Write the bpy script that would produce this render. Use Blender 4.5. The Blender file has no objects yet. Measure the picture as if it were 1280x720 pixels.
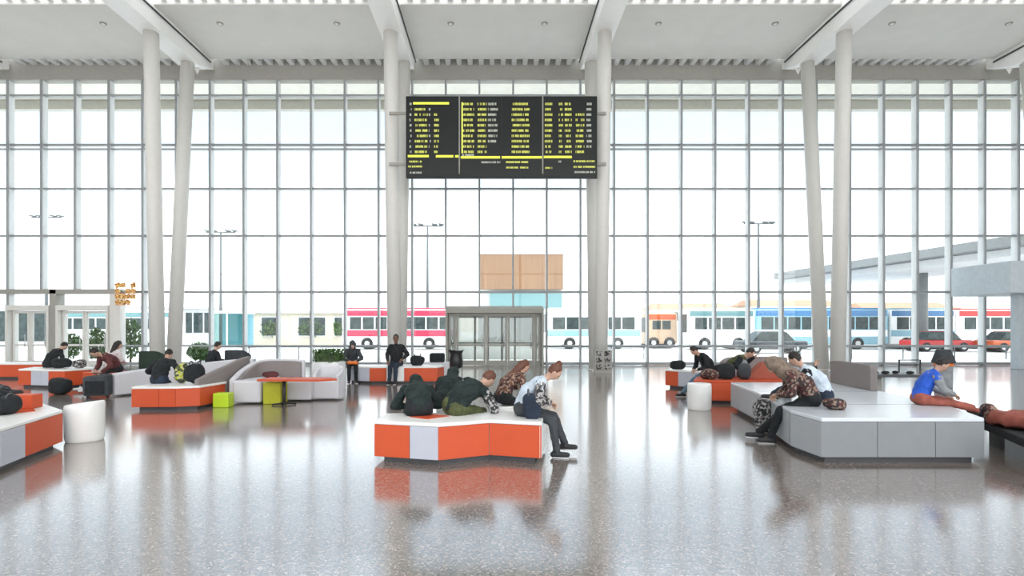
import bpy, bmesh, math, random
from mathutils import Vector, Matrix, noise
random.seed(7)
S = bpy.context.scene
COL = S.collection
PI = math.pi

# ------------------------------------------------------------------ camera
cd = bpy.data.cameras.new('camera'); cam = bpy.data.objects.new('camera', cd); COL.objects.link(cam)
cam.location = (0, 0, 1.6); cam.rotation_euler = (PI/2, 0, 0)
cd.sensor_width = 36; cd.lens = 700/1280*36; cd.shift_x = 18/1280; cd.shift_y = 51/1280
cd.clip_end = 600
S.camera = cam
# ------------------------------------------------------------------ view
S.view_settings.view_transform = 'Standard'; S.view_settings.look = 'None'
S.view_settings.gamma = 1; S.view_settings.use_curve_mapping = False
S.view_settings.exposure = 0.55
S.cycles.use_denoising = True
S.cycles.max_bounces = 10; S.cycles.diffuse_bounces = 6; S.cycles.transparent_max_bounces = 24
S.cycles.sample_clamp_indirect = 8
# ------------------------------------------------------------------ sky: bright hazy overcast
SKY = 1.0; GLOW = 2.2
w = bpy.data.worlds.new('hazy_sky'); S.world = w; w.use_nodes = True
nt = w.node_tree; nt.nodes.clear()
tc = nt.nodes.new('ShaderNodeTexCoord'); sp = nt.nodes.new('ShaderNodeSeparateXYZ')
rmp = nt.nodes.new('ShaderNodeValToRGB'); bg = nt.nodes.new('ShaderNodeBackground'); wo = nt.nodes.new('ShaderNodeOutputWorld')
nt.links.new(tc.outputs['Generated'], sp.inputs[0]); nt.links.new(sp.outputs['Z'], rmp.inputs[0])
# the hidden sun brightens the haze on the side behind the camera, to the right
nrm = nt.nodes.new('ShaderNodeVectorMath'); nrm.operation = 'NORMALIZE'; dp = nt.nodes.new('ShaderNodeVectorMath'); dp.operation = 'DOT_PRODUCT'
dp.inputs[1].default_value = Vector((.55, -.70, .45)).normalized()
mxx = nt.nodes.new('ShaderNodeMath'); mxx.operation = 'MAXIMUM'; mxx.inputs[1].default_value = 0
pw = nt.nodes.new('ShaderNodeMath'); pw.operation = 'POWER'; pw.inputs[1].default_value = 5
ml = nt.nodes.new('ShaderNodeMath'); ml.operation = 'MULTIPLY'; ml.inputs[1].default_value = GLOW
ad = nt.nodes.new('ShaderNodeVectorMath'); ad.operation = 'ADD'
nt.links.new(tc.outputs['Generated'], nrm.inputs[0]); nt.links.new(nrm.outputs[0], dp.inputs[0]); nt.links.new(dp.outputs['Value'], mxx.inputs[0])
nt.links.new(mxx.outputs[0], pw.inputs[0]); nt.links.new(pw.outputs[0], ml.inputs[0]); nt.links.new(ml.outputs[0], ad.inputs[1])
nt.links.new(rmp.outputs[0], ad.inputs[0]); nt.links.new(ad.outputs[0], bg.inputs[0]); nt.links.new(bg.outputs[0], wo.inputs[0])
cr = rmp.color_ramp
cr.elements[0].position = 0.0; cr.elements[0].color = (1.9, 1.89, 1.86, 1)
cr.elements[1].position = 1.0; cr.elements[1].color = (3.6, 3.7, 3.8, 1)
for p, c in ((0.08, (2.1, 2.14, 2.16, 1)), (0.18, (1.7, 1.78, 1.86, 1)), (0.25, (.82, .95, 1.08, 1)), (0.37, (.65, .77, .92, 1)), (0.42, (1.6, 1.85, 2.1, 1))):
    e = cr.elements.new(p); e.color = c
bg.inputs[1].default_value = SKY

# ------------------------------------------------------------------ materials
def mat(name, col, rough=.6, metal=0., var=.06, scale=6., spec=.5, ior=1.45, bump=0., emit=0., coat=0.):
    m = bpy.data.materials.new(name); m.use_nodes = True
    n = m.node_tree.nodes; l = m.node_tree.links; b = n['Principled BSDF']
    t = n.new('ShaderNodeTexCoord'); no = n.new('ShaderNodeTexNoise'); no.inputs['Scale'].default_value = scale
    no.inputs['Detail'].default_value = 4
    r = n.new('ShaderNodeValToRGB')
    c0 = [max(0, c*(1-var)) for c in col]; c1 = [min(1, c*(1+var)) for c in col]
    r.color_ramp.elements[0].color = (*c0, 1); r.color_ramp.elements[1].color = (*c1, 1)
    r.color_ramp.elements[0].position = .3; r.color_ramp.elements[1].position = .7
    l.new(t.outputs['Object'], no.inputs['Vector']); l.new(no.outputs['Fac'], r.inputs[0]); l.new(r.outputs[0], b.inputs['Base Color'])
    b.inputs['Roughness'].default_value = rough; b.inputs['Metallic'].default_value = metal
    b.inputs['Specular IOR Level'].default_value = spec; b.inputs['IOR'].default_value = ior
    b.inputs['Coat Weight'].default_value = coat
    if bump:
        bp = n.new('ShaderNodeBump'); bp.inputs['Strength'].default_value = bump; bp.inputs['Distance'].default_value = .01
        l.new(no.outputs['Fac'], bp.inputs['Height']); l.new(bp.outputs[0], b.inputs['Normal'])
    if emit:
        l.new(r.outputs[0], b.inputs['Emission Color']); b.inputs['Emission Strength'].default_value = emit
    return m

def mat_pattern(name, cols, scale=30., rough=.8, kind='voronoi'):
    """cloth print made of several colours in patches"""
    m = bpy.data.materials.new(name); m.use_nodes = True
    n = m.node_tree.nodes; l = m.node_tree.links; b = n['Principled BSDF']
    t = n.new('ShaderNodeTexCoord')
    if kind == 'voronoi':
        v = n.new('ShaderNodeTexVoronoi'); v.inputs['Scale'].default_value = scale; out = v.outputs['Color']
    elif kind == 'check':
        v = n.new('ShaderNodeTexChecker'); v.inputs['Scale'].default_value = scale; out = v.outputs['Fac']
    else:
        v = n.new('ShaderNodeTexWave'); v.inputs['Scale'].default_value = scale; out = v.outputs['Fac']
    r = n.new('ShaderNodeValToRGB'); r.color_ramp.interpolation = 'CONSTANT'
    els = r.color_ramp.elements
    els[0].position = 0; els[0].color = (*cols[0], 1); els[1].position = 1/len(cols); els[1].color = (*cols[1], 1)
    for i, c in enumerate(cols[2:]):
        e = els.new((i+2)/len(cols)); e.color = (*c, 1)
    l.new(t.outputs['Object'], v.inputs['Vector']); l.new(out, r.inputs[0]); l.new(r.outputs[0], b.inputs['Base Color'])
    b.inputs['Roughness'].default_value = rough
    return m

def mat_floor():
    m = bpy.data.materials.new('polished_terrazzo'); m.use_nodes = True
    n = m.node_tree.nodes; l = m.node_tree.links; b = n['Principled BSDF']
    t = n.new('ShaderNodeTexCoord')
    v = n.new('ShaderNodeTexVoronoi'); v.inputs['Scale'].default_value = 70
    r = n.new('ShaderNodeValToRGB'); e = r.color_ramp.elements
    e[0].position = 0; e[0].color = (.08, .055, .045, 1); e[1].position = 1; e[1].color = (.46, .38, .33, 1)
    for p, c in ((.3, (.19, .155, .135, 1)), (.6, (.215, .18, .155, 1)), (.8, (.29, .24, .205, 1))):
        x = e.new(p); x.color = c
    l.new(t.outputs['Object'], v.inputs['Vector'])
    sep = n.new('ShaderNodeSeparateColor'); l.new(v.outputs['Color'], sep.inputs[0]); l.new(sep.outputs[0], r.inputs[0])
    l.new(r.outputs[0], b.inputs['Base Color'])
    no = n.new('ShaderNodeTexNoise'); no.inputs['Scale'].default_value = .6; l.new(t.outputs['Object'], no.inputs['Vector'])
    mr = n.new('ShaderNodeMapRange'); mr.inputs['To Min'].default_value = .13; mr.inputs['To Max'].default_value = .17
    l.new(no.outputs['Fac'], mr.inputs['Value']); l.new(mr.outputs[0], b.inputs['Roughness'])
    b.inputs['IOR'].default_value = 3.3; b.inputs['Coat Weight'].default_value = .55; b.inputs['Coat IOR'].default_value = 1.95; b.inputs['Coat Roughness'].default_value = .12
    return m

def mat_glass(name, tint=(.97, .99, .99), refl=.06):
    m = bpy.data.materials.new(name); m.use_nodes = True
    n = m.node_tree.nodes; l = m.node_tree.links; n.clear()
    o = n.new('ShaderNodeOutputMaterial'); mx = n.new('ShaderNodeMixShader'); tr = n.new('ShaderNodeBsdfTransparent')
    gl = n.new('ShaderNodeBsdfGlossy'); gl.inputs['Roughness'].default_value = .02
    lwf = n.new('ShaderNodeLayerWeight'); lwf.inputs['Blend'].default_value = .5; p5 = n.new('ShaderNodeMath'); p5.operation = 'POWER'; p5.inputs[1].default_value = 4
    l.new(lwf.outputs['Facing'], p5.inputs[0]); lw = n.new('ShaderNodeMath'); lw.operation = 'MULTIPLY_ADD'; lw.inputs[1].default_value = .7; lw.inputs[2].default_value = .02; l.new(p5.outputs[0], lw.inputs[0])
    no = n.new('ShaderNodeTexNoise'); no.inputs['Scale'].default_value = .4
    r = n.new('ShaderNodeValToRGB'); r.color_ramp.elements[0].color = (*[c*.985 for c in tint], 1); r.color_ramp.elements[1].color = (*tint, 1)
    l.new(no.outputs['Fac'], r.inputs[0]); l.new(r.outputs[0], tr.inputs[0])
    l.new(lw.outputs[0], mx.inputs[0]); l.new(tr.outputs[0], mx.inputs[1]); l.new(gl.outputs[0], mx.inputs[2]); l.new(mx.outputs[0], o.inputs[0])
    return m

def mat_wood(name):
    m = bpy.data.materials.new(name); m.use_nodes = True
    n = m.node_tree.nodes; l = m.node_tree.links; b = n['Principled BSDF']
    t = n.new('ShaderNodeTexCoord'); mp = n.new('ShaderNodeMapping'); mp.inputs['Scale'].default_value = (3.5, 1, .05)
    no = n.new('ShaderNodeTexNoise'); no.inputs['Scale'].default_value = 2
    r = n.new('ShaderNodeValToRGB'); r.color_ramp.elements[0].color = (.16, .075, .03, 1); r.color_ramp.elements[1].color = (.24, .13, .06, 1)
    r.color_ramp.elements[0].position = .35; r.color_ramp.elements[1].position = .65
    l.new(t.outputs['Object'], mp.inputs[0]); l.new(mp.outputs[0], no.inputs['Vector']); l.new(no.outputs['Fac'], r.inputs[0]); l.new(r.outputs[0], b.inputs['Base Color'])
    b.inputs['Roughness'].default_value = .7
    return m

def mat_panel(name, col, dx=1.2):
    """ceiling panel with fine joint lines across it"""
    m = mat(name, col, .75, var=.03, scale=1.2)
    n = m.node_tree.nodes; l = m.node_tree.links; b = n['Principled BSDF']
    t = n.new('ShaderNodeTexCoord'); wv = n.new('ShaderNodeTexWave'); wv.inputs['Scale'].default_value = .6; wv.bands_direction = 'X'
    bp = n.new('ShaderNodeBump'); bp.inputs['Strength'].default_value = .12
    l.new(t.outputs['Object'], wv.inputs['Vector']); l.new(wv.outputs['Fac'], bp.inputs['Height']); l.new(bp.outputs[0], b.inputs['Normal'])
    return m

M = dict(
    floor=mat_floor(), glass=mat_glass('clear_glass'), smoke=mat_glass('smoked_glass', (.52, .53, .51)), roofrust=mat('rust_roof', (.34, .19, .12), .9, var=.3), tealglass=mat_glass('teal_glass', (.55, .72, .70)),
    column=mat('column_paint', (.68, .665, .63), .45, var=.02), beam=mat('beam_paint', (.86, .85, .83), .4, var=.02),
    ceiling=mat_panel('ceiling_panel', (.66, .645, .61)), dark=mat('dark_reveal', (.06, .06, .06), .8),
    header=mat('header_paint', (.34, .33, .295), .6, var=.03), mullion=mat('mullion_paint', (.30, .315, .32), .4, var=.03),
    lightgrey=mat('light_grey_laminate', (.36, .375, .39), .4, var=.02), mullionside=mat('mullion_side_paint', (.62, .63, .63), .4, var=.03), fin=mat('fin_white', (.8, .8, .8), .5), wallw=mat('wall_white', (.82, .82, .80), .7, var=.02),
    soffit=mat('soffit_cream', (.80, .77, .70), .7, var=.04, scale=2), fascia=mat('fascia_grey', (.52, .50, .45), .7),
    apron=mat('apron_concrete', (.72, .72, .70), .8, var=.05, scale=.4), kerb=mat('kerb_stone', (.6, .6, .58), .8),
    orange=mat('orange_laminate', (.56, .078, .022), .5, var=.02), benchwhite=mat('bench_white', (.80, .79, .76), .35, var=.02),
    lav=mat('lavender_grey_laminate', (.47, .48, .54), .4, var=.02), grey=mat('grey_laminate', (.22, .228, .235), .4, var=.03),
    greytop=mat('grey_top', (.62, .65, .68), .22, var=.02), kick=mat('dark_plinth', (.07, .07, .075), .5),
    taupe=mat('taupe_felt', (.235, .205, .198), .9, var=.06, scale=40, bump=.2), palegrey=mat('pale_grey_felt', (.60, .59, .61), .85, var=.04, scale=40),
    rust=mat('rust_red_felt', (.36, .10, .065), .9, scale=40), lime=mat('lime_laminate', (.45, .62, .02), .45),
    olivegreen=mat('yellow_green', (.42, .42, .02), .6), black=mat('black_metal', (.025, .025, .028), .4), blackcloth=mat('black_cloth', (.014, .016, .018), .9, var=.35, scale=12, bump=.5),
    darkgreen=mat('dark_green_cloth', (.014, .024, .022), .9, var=.4, scale=10, bump=.5), charcoal=mat('charcoal_fabric', (.05, .055, .06), .9, var=.2),
    greencloth=mat('bottle_green_fabric', (.03, .05, .035), .9), navy=mat('navy_cloth', (.02, .03, .05), .9, var=.3),
    olive=mat('olive_cloth', (.07, .08, .03), .9, var=.4, scale=14), jeans=mat('blue_jeans', (.10, .17, .23), .9, var=.2),
    paleblue=mat('pale_blue_cloth', (.55, .62, .70), .85, var=.15, scale=10), blue=mat('bright_blue_cloth', (.02, .10, .55), .7, var=.25, scale=8),
    greycloth=mat('grey_cloth', (.25, .26, .27), .9, var=.2), brownscarf=mat('brown_scarf', (.20, .15, .115), .9, var=.3, scale=14),
    maroon=mat('maroon_cloth', (.10, .03, .03), .9, var=.3), rustcloth=mat('rust_quilt', (.30, .085, .06), .85, var=.3, scale=8, bump=.6),
    skin=mat('skin', (.52, .32, .23), .55, var=.05), skindark=mat('dark_skin', (.16, .085, .055), .55, var=.08),
    hairdark=mat('dark_hair', (.02, .015, .012), .6, var=.3, scale=40), hairbrown=mat('brown_hair', (.13, .05, .03), .6, var=.3, scale=40),
    lip=mat('lip', (.35, .12, .10), .5), eye=mat('eye_dark', (.02, .015, .01), .2),
    shoe=mat('black_shoe', (.02, .02, .022), .5), shoewhite=mat('white_shoe', (.75, .75, .75), .5),
    bwprint=mat_pattern('black_white_print', [(.02, .02, .02), (.38, .36, .35), (.03, .03, .03), (.16, .14, .14)], 34),
    redprint=mat_pattern('red_brown_print', [(.025, .018, .018), (.10, .03, .025), (.26, .18, .14), (.03, .02, .02), (.05, .03, .03)], 36),
    brownprint=mat_pattern('brown_print', [(.14, .06, .035), (.05, .02, .02), (.30, .19, .13)], 36),
    plaid=mat_pattern('plaid_cloth', [(.55, .45, .45), (.12, .05, .06), (.65, .62, .6)], 18, kind='check'),
    yellowbag=mat_pattern('yellow_green_print', [(.40, .42, .03), (.04, .05, .03), (.50, .48, .20), (.08, .10, .03)], 20),
    screen=mat('screen_black', (.008, .010, .010), .3), casing=mat('casing_black', (.02, .022, .02), .5),
    ytext=mat('yellow_lit_text', (.52, .54, .10), .5, emit=.55), wtext=mat('white_lit_text', (.42, .44, .38), .5, emit=.35),
    ybar=mat('yellow_lit_bar', (.62, .66, .06), .5, emit=.6), signorange=mat_pattern('orange_sign_print', [(.75, .30, .03), (.85, .55, .2), (.35, .12, .02), (.9, .7, .4)], 30),
    planter=mat('planter_white', (.75, .75, .74), .6), leaf=mat('leaf_green', (.06, .12, .03), .7, var=.5, scale=20),
    leafdark=mat('leaf_dark', (.045, .07, .025), .7, var=.5, scale=20),
    wood=mat_wood('timber_cladding'), bldwhite=mat('render_white', (.56, .57, .58), .8), bldcream=mat('render_cream', (.56, .50, .40), .8),
    busglass=mat('bus_glass', (.035, .05, .05), .3, var=.6, scale=3, spec=.25), tyre=mat('tyre', (.03, .03, .03), .8),
    buswhite=mat('bus_white', (.85, .85, .84), .35), buspink=mat('bus_pink', (.50, .03, .08), .35), busblue=mat('bus_blue', (.05, .17, .36), .35),
    buspale=mat('bus_pale_blue', (.24, .42, .50), .35), buscream=mat('bus_cream', (.52, .37, .25), .4), busteal=mat('bus_teal', (.12, .24, .25), .4),
    redpaint=mat('red_paint', (.42, .02, .02), .35), orangepaint=mat('orange_paint', (.5, .09, .02), .35), darkpaint=mat('dark_paint', (.06, .07, .08), .3),
    canopy=mat('canopy_grey', (.22, .23, .23), .7), mast=mat('galvanised_steel', (.10, .11, .115), .6), bluegrey=mat('blue_grey_panel', (.50, .56, .60), .5),
    lamp=mat('lamp_lens', (.8, .8, .75), .3), steel=mat('steel', (.5, .5, .5), .3, metal=.8), hubcap=mat('hubcap', (.5, .5, .5), .4),
    bagblack=mat('bin_bag_black', (.012, .012, .013), .35, var=.3, bump=.6, scale=20), orangeband=mat('orange_band', (.75, .18, .03), .5),
)

# ------------------------------------------------------------------ mesh helpers
class MB:
    def __init__(s): s.bm = bmesh.new(); s.mats = []
    def mi(s, m):
        if m not in s.mats: s.mats.append(m)
        return s.mats.index(m)
    def _add(s, verts, faces, m, smooth=False):
        i = s.mi(m); vs = [s.bm.verts.new(v) for v in verts]
        for f in faces:
            try: fc = s.bm.faces.new([vs[k] for k in f])
            except ValueError: continue
            fc.material_index = i; fc.smooth = smooth
    def box(s, c, d, m, rz=0, rx=0, ry=0):
        R = Matrix.Rotation(rz, 3, 'Z') @ Matrix.Rotation(ry, 3, 'Y') @ Matrix.Rotation(rx, 3, 'X')
        v = [Vector(c) + R @ Vector((x*d[0]/2, y*d[1]/2, z*d[2]/2)) for x in (-1, 1) for y in (-1, 1) for z in (-1, 1)]
        s._add(v, [(0, 1, 3, 2), (4, 6, 7, 5), (0, 4, 5, 1), (2, 3, 7, 6), (0, 2, 6, 4), (1, 5, 7, 3)], m); return s
    def bb(s, x0, x1, y0, y1, z0, z1, m):
        return s.box(((x0+x1)/2, (y0+y1)/2, (z0+z1)/2), (abs(x1-x0), abs(y1-y0), abs(z1-z0)), m)
    def prism(s, poly, z0, z1, m):
        n = len(poly)
        if sum(poly[i][0]*poly[(i+1) % n][1]-poly[(i+1) % n][0]*poly[i][1] for i in range(n)) < 0: poly = poly[::-1]
        zz = z1 if isinstance(z1, (list, tuple)) else [z1]*n
        v = [(p[0], p[1], z0) for p in poly] + [(p[0], p[1], zz[i]) for i, p in enumerate(poly)]
        f = [tuple(range(n))[::-1], tuple(range(n, 2*n))] + [(i, (i+1) % n, n+(i+1) % n, n+i) for i in range(n)]
        s._add(v, f, m); return s
    def tube(s, p0, p1, r0, r1, m, n=20, smooth=True):
        p0, p1 = Vector(p0), Vector(p1); a = (p1-p0).normalized()
        u = a.cross((0, 0, 1)) if abs(a.z) < .95 else a.cross((0, 1, 0)); u.normalize(); v = a.cross(u)
        vs = []
        for p, r in ((p0, r0), (p1, r1)):
            for i in range(n): t = 2*PI*i/n; vs.append(p + u*math.cos(t)*r + v*math.sin(t)*r)
        i = s.mi(m); bv = [s.bm.verts.new(q) for q in vs]
        for k in range(n):
            f = s.bm.faces.new((bv[k], bv[n+k], bv[n+(k+1) % n], bv[(k+1) % n])); f.material_index = i; f.smooth = smooth
        for loop in (bv[:n], bv[n:][::-1]):
            f = s.bm.faces.new(loop); f.material_index = i
        return s
    def lathe(s, c, prof, m, n=32, sx=1, sy=1):
        c = Vector(c); i = s.mi(m); rings = []
        for r, z in prof:
            rings.append([s.bm.verts.new(c + Vector((r*sx*math.cos(2*PI*k/n), r*sy*math.sin(2*PI*k/n), z))) for k in range(n)])
        for a, b in zip(rings, rings[1:]):
            for k in range(n):
                f = s.bm.faces.new((a[k], a[(k+1) % n], b[(k+1) % n], b[k])); f.material_index = i; f.smooth = True
        f = s.bm.faces.new(rings[0][::-1]); f.material_index = i
        f = s.bm.faces.new(rings[-1]); f.material_index = i
        return s
    def capsule(s, p0, p1, r0, r1, m, u=None, wide=1., n=14):
        """tapered capsule; 'wide' stretches it along the direction u"""
        p0, p1 = Vector(p0), Vector(p1); a = p1-p0
        a = a.normalized() if a.length > 1e-5 else Vector((0, 0, 1))
        if u is None: u = a.cross((0, 0, 1)) if abs(a.z) < .95 else a.cross((0, 1, 0))
        u = Vector(u); u = (u-a*u.dot(a)).normalized(); v = a.cross(u)
        i = s.mi(m); rings = []
        st = []
        for k in range(5): t = PI/2*k/5; st.append((p0 - a*r0*math.cos(t), r0*math.sin(t)))
        st.append((p0, r0)); st.append((p0.lerp(p1, .5), (r0+r1)/2)); st.append((p1, r1))
        for k in range(1, 6): t = PI/2*k/5; st.append((p1 + a*r1*math.sin(t), r1*math.cos(t)))
        for c, r in st:
            r = max(r, 1e-4)
            rings.append([s.bm.verts.new(c + u*math.cos(2*PI*k/n)*r*wide + v*math.sin(2*PI*k/n)*r) for k in range(n)])
        for A, B in zip(rings, rings[1:]):
            for k in range(n):
                f = s.bm.faces.new((A[k], A[(k+1) % n], B[(k+1) % n], B[k])); f.material_index = i; f.smooth = True
        f = s.bm.faces.new(rings[0][::-1]); f.material_index = i
        f = s.bm.faces.new(rings[-1]); f.material_index = i
        return s
    def ell(s, c, rad, m, R=None, n=18):
        i = s.mi(m); c = Vector(c); R = R or Matrix.Identity(3); k = n//2; rings = []
        for a in range(1, k):
            t = PI*a/k
            rings.append([s.bm.verts.new(c + R @ Vector((rad[0]*math.sin(t)*math.cos(2*PI*b/n), rad[1]*math.sin(t)*math.sin(2*PI*b/n), -rad[2]*math.cos(t)))) for b in range(n)])
        for A, B in zip(rings, rings[1:]):
            for b in range(n):
                f = s.bm.faces.new((A[b], A[(b+1) % n], B[(b+1) % n], B[b])); f.material_index = i; f.smooth = True
        lo = s.bm.verts.new(c + R @ Vector((0, 0, -rad[2]))); hi = s.bm.verts.new(c + R @ Vector((0, 0, rad[2])))
        for b in range(n):
            f = s.bm.faces.new((lo, rings[0][(b+1) % n], rings[0][b])); f.material_index = i; f.smooth = True
            f = s.bm.faces.new((hi, rings[-1][b], rings[-1][(b+1) % n])); f.material_index = i; f.smooth = True
        return s
    def fin(s, name, parent=None, bevel=0, seg=2):
        bmesh.ops.recalc_face_normals(s.bm, faces=s.bm.faces)
        me = bpy.data.meshes.new(name); s.bm.to_mesh(me); s.bm.free()
        for m in s.mats: me.materials.append(m)
        o = bpy.data.objects.new(name, me); COL.objects.link(o)
        if parent: o.parent = parent
        if bevel:
            b = o.modifiers.new('edge', 'BEVEL'); b.width = bevel; b.segments = seg; b.limit_method = 'ANGLE'; b.angle_limit = .6
            b.harden_normals = False
        return o

def fuse(o, voxel=.012, it=4, disp=0., dscale=.1, seed=0):
    """merge overlapping volumes of a mesh into one continuous skin"""
    r = o.modifiers.new('r', 'REMESH'); r.mode = 'VOXEL'; r.voxel_size = voxel; r.use_smooth_shade = True
    sm = o.modifiers.new('s', 'SMOOTH'); sm.iterations = it; sm.factor = .5
    dg = bpy.context.evaluated_depsgraph_get(); dg.update()
    me = bpy.data.meshes.new_from_object(o.evaluated_get(dg))
    old = o.data; ms = list(old.materials); o.modifiers.clear(); o.data = me
    me.materials.clear()
    me.materials.append(ms[0])
    for p in me.polygons: p.material_index = 0; p.use_smooth = True
    if disp:
        nr = [Vector(v.normal) for v in me.vertices]
        for v, nn in zip(me.vertices, nr):
            q = Vector(v.co)/dscale + Vector((seed*3.7, 0, 0))
            v.co = Vector(v.co) + nn*disp*(noise.noise(q) + .5*noise.noise(q*2.3))
    bpy.data.meshes.remove(old)
    return o

def prop(o, label=None, cat=None, group=None, kind=None):
    if label: o['label'] = label
    if cat: o['category'] = cat
    if group: o['group'] = group
    if kind: o['kind'] = kind
    return o
def root(name, loc, label, cat=None, group=None, kind=None, rz=0):
    o = bpy.data.objects.new(name, None); COL.objects.link(o); o.location = loc; o.rotation_euler = (0, 0, rz); o.empty_display_size = .1
    return prop(o, label, cat, group, kind)
def copy_tree(o, parent=None):
    c = o.copy(); COL.objects.link(c); c.parent = parent
    for ch in list(o.children): copy_tree(ch, c)
    return c

# ================================================================== LARGE STRUCTURE
FY = 24.5                       # the glass front
XL, XR, YB = -34, 34, -14
prop(MB().bb(XL, XR, YB, FY+.3, -.3, 0, M['floor']).fin('floor'), 'polished terrazzo floor reflecting the glass front', kind='structure')
prop(MB().bb(-220, 220, FY+.3, 320, -.3, -.02, M['apron']).fin('ground'), 'pale concrete apron outside the glass front', kind='structure')
for side, x in (('left', XL), ('right', XR)):
    prop(MB().bb(x-.3, x, YB, FY, 0, 13, M['wallw']).fin('wall_'+side), kind='structure')
# roof: grey panels across each bay, open glazed strips with fins between them
BX = [-30.1, -21.3, -12.5, -3.86, 3.86, 12.5, 21.3, 30.1]
spans = [(XL, BX[0])] + list(zip(BX, BX[1:])) + [(BX[-1], XR)]
strips = []
y = 19.7
rows = [(19.7, 23.7)]
yy = 19.7
while yy > YB:
    strips.append((yy-1.6, yy)); rows.append((max(YB, yy-1.6-4.6), yy-1.6)); yy -= 6.2
for a, b in spans:
    ab = MB()
    for y0, y1 in rows:
        ab.bb(a+.35, b-.35, y0, y1, 13.0, 13.25, M['ceiling'])
    prop(ab.fin('ceiling', bevel=.03), 'flat grey ceiling panels between two white roof beams', kind='structure')
    lt = MB()
    for y0, y1 in strips[:3] + [(23.72, 24.28)]:
        front = y1 > 23
        n = int((b-a-.8)/.48)
        for k in range(n):
            x = a+.55+(b-a-1.1)*(k+.5)/n
            lt.bb(x-.10, x+.10, y0, y1, 13.02 if front else 13.12, 13.34, M['fin'])
        if front: lt.bb(a+.4, b-.4, y0, y1, 13.36, 13.42, M['dark'])
        else:
            for q in (.33, .67): lt.bb(a+.4, b-.4, y0+(y1-y0)*q-.04, y0+(y1-y0)*q+.04, 13.3, 13.5, M['fin'])
    prop(lt.fin('trim_1'), 'white roof fins beside the ceiling panels', kind='structure')
for i, x in enumerate(BX):
    m = MB(); h = .39
    v = []
    for yv, zb, hw in ((YB, 12.27, h), (22.75, 12.27, h), (24.1, 12.75, h*.75)):
        v += [(x-hw, yv, zb), (x+hw, yv, zb), (x+hw, yv, 13.4), (x-hw, yv, 13.4)]
    f = []
    for k in (0, 4):
        f += [(k, k+4, k+5, k+1), (k+1, k+5, k+6, k+2), (k+2, k+6, k+7, k+3), (k+3, k+7, k+4, k)]
    f += [(0, 1, 2, 3), (11, 10, 9, 8)]
    m._add(v, f, M['beam'])
    for s_ in (-1, 1): m.bb(x+s_*(h+.005), x+s_*(h+.05), YB, 23.6, 12.80, 12.86, M['dark'])
    m.lathe((x, 23.3, 12.2), [(.02, 0), (.16, .3), (.2, .5)], M['beam'], 4)
    prop(m.fin('roof_beam', bevel=.02), 'long white box beam running to the glass front', kind='structure')
prop(MB().bb(XL, XR, 24.3, 24.75, 12.42, 13.5, M['header']).fin('trim_2', bevel=.02), 'grey header along the top of the glass front', kind='structure')
# unseen rear wall: open posts and rails, shaped to let in more light
m = MB()
for k in range(14): m.bb(XL+k*5.2, XL+k*5.2+.25, YB-.2, YB, 0, 13, M['mullion'])
for z in (0.05, 3.2, 7.7, 12.9): m.bb(XL, XR, YB-.15, YB-.02, z, z+.12, M['mullion'])
prop(m.fin('wall_rear'), 'unseen rear wall of the hall, open framed to let light in', kind='structure')

# columns (pairs, each a leaning round post on its own base point)
def column(xb, yb, xt, yt, zt):
    m = MB(); r = .255
    m.tube((xb, yb, 0), (xt, yt, zt), r, r, M['column'], 36)
    m.lathe((xb, yb, 0), [(r+.04, 0), (r+.04, .05), (r+.01, .07)], M['column'], 36)
    prop(m.fin('column'), 'tall round white roof column', kind='structure')
for s_ in (-1, 1):
    column(s_*12.5, 20.6, s_*12.5, 20.2, 12.29); column(s_*12.42, 21.45, s_*12.45, 22.5, 12.29)
    column(s_*3.78, 20.6, s_*3.86, 20.2, 12.29); column(s_*3.75, 21.45, s_*3.75, 22.5, 12.29)
    column(s_*21.3, 20.6, s_*21.3, 20.2, 12.29); column(s_*21.3, 21.45, s_*21.3, 22.5, 12.29)

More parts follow.
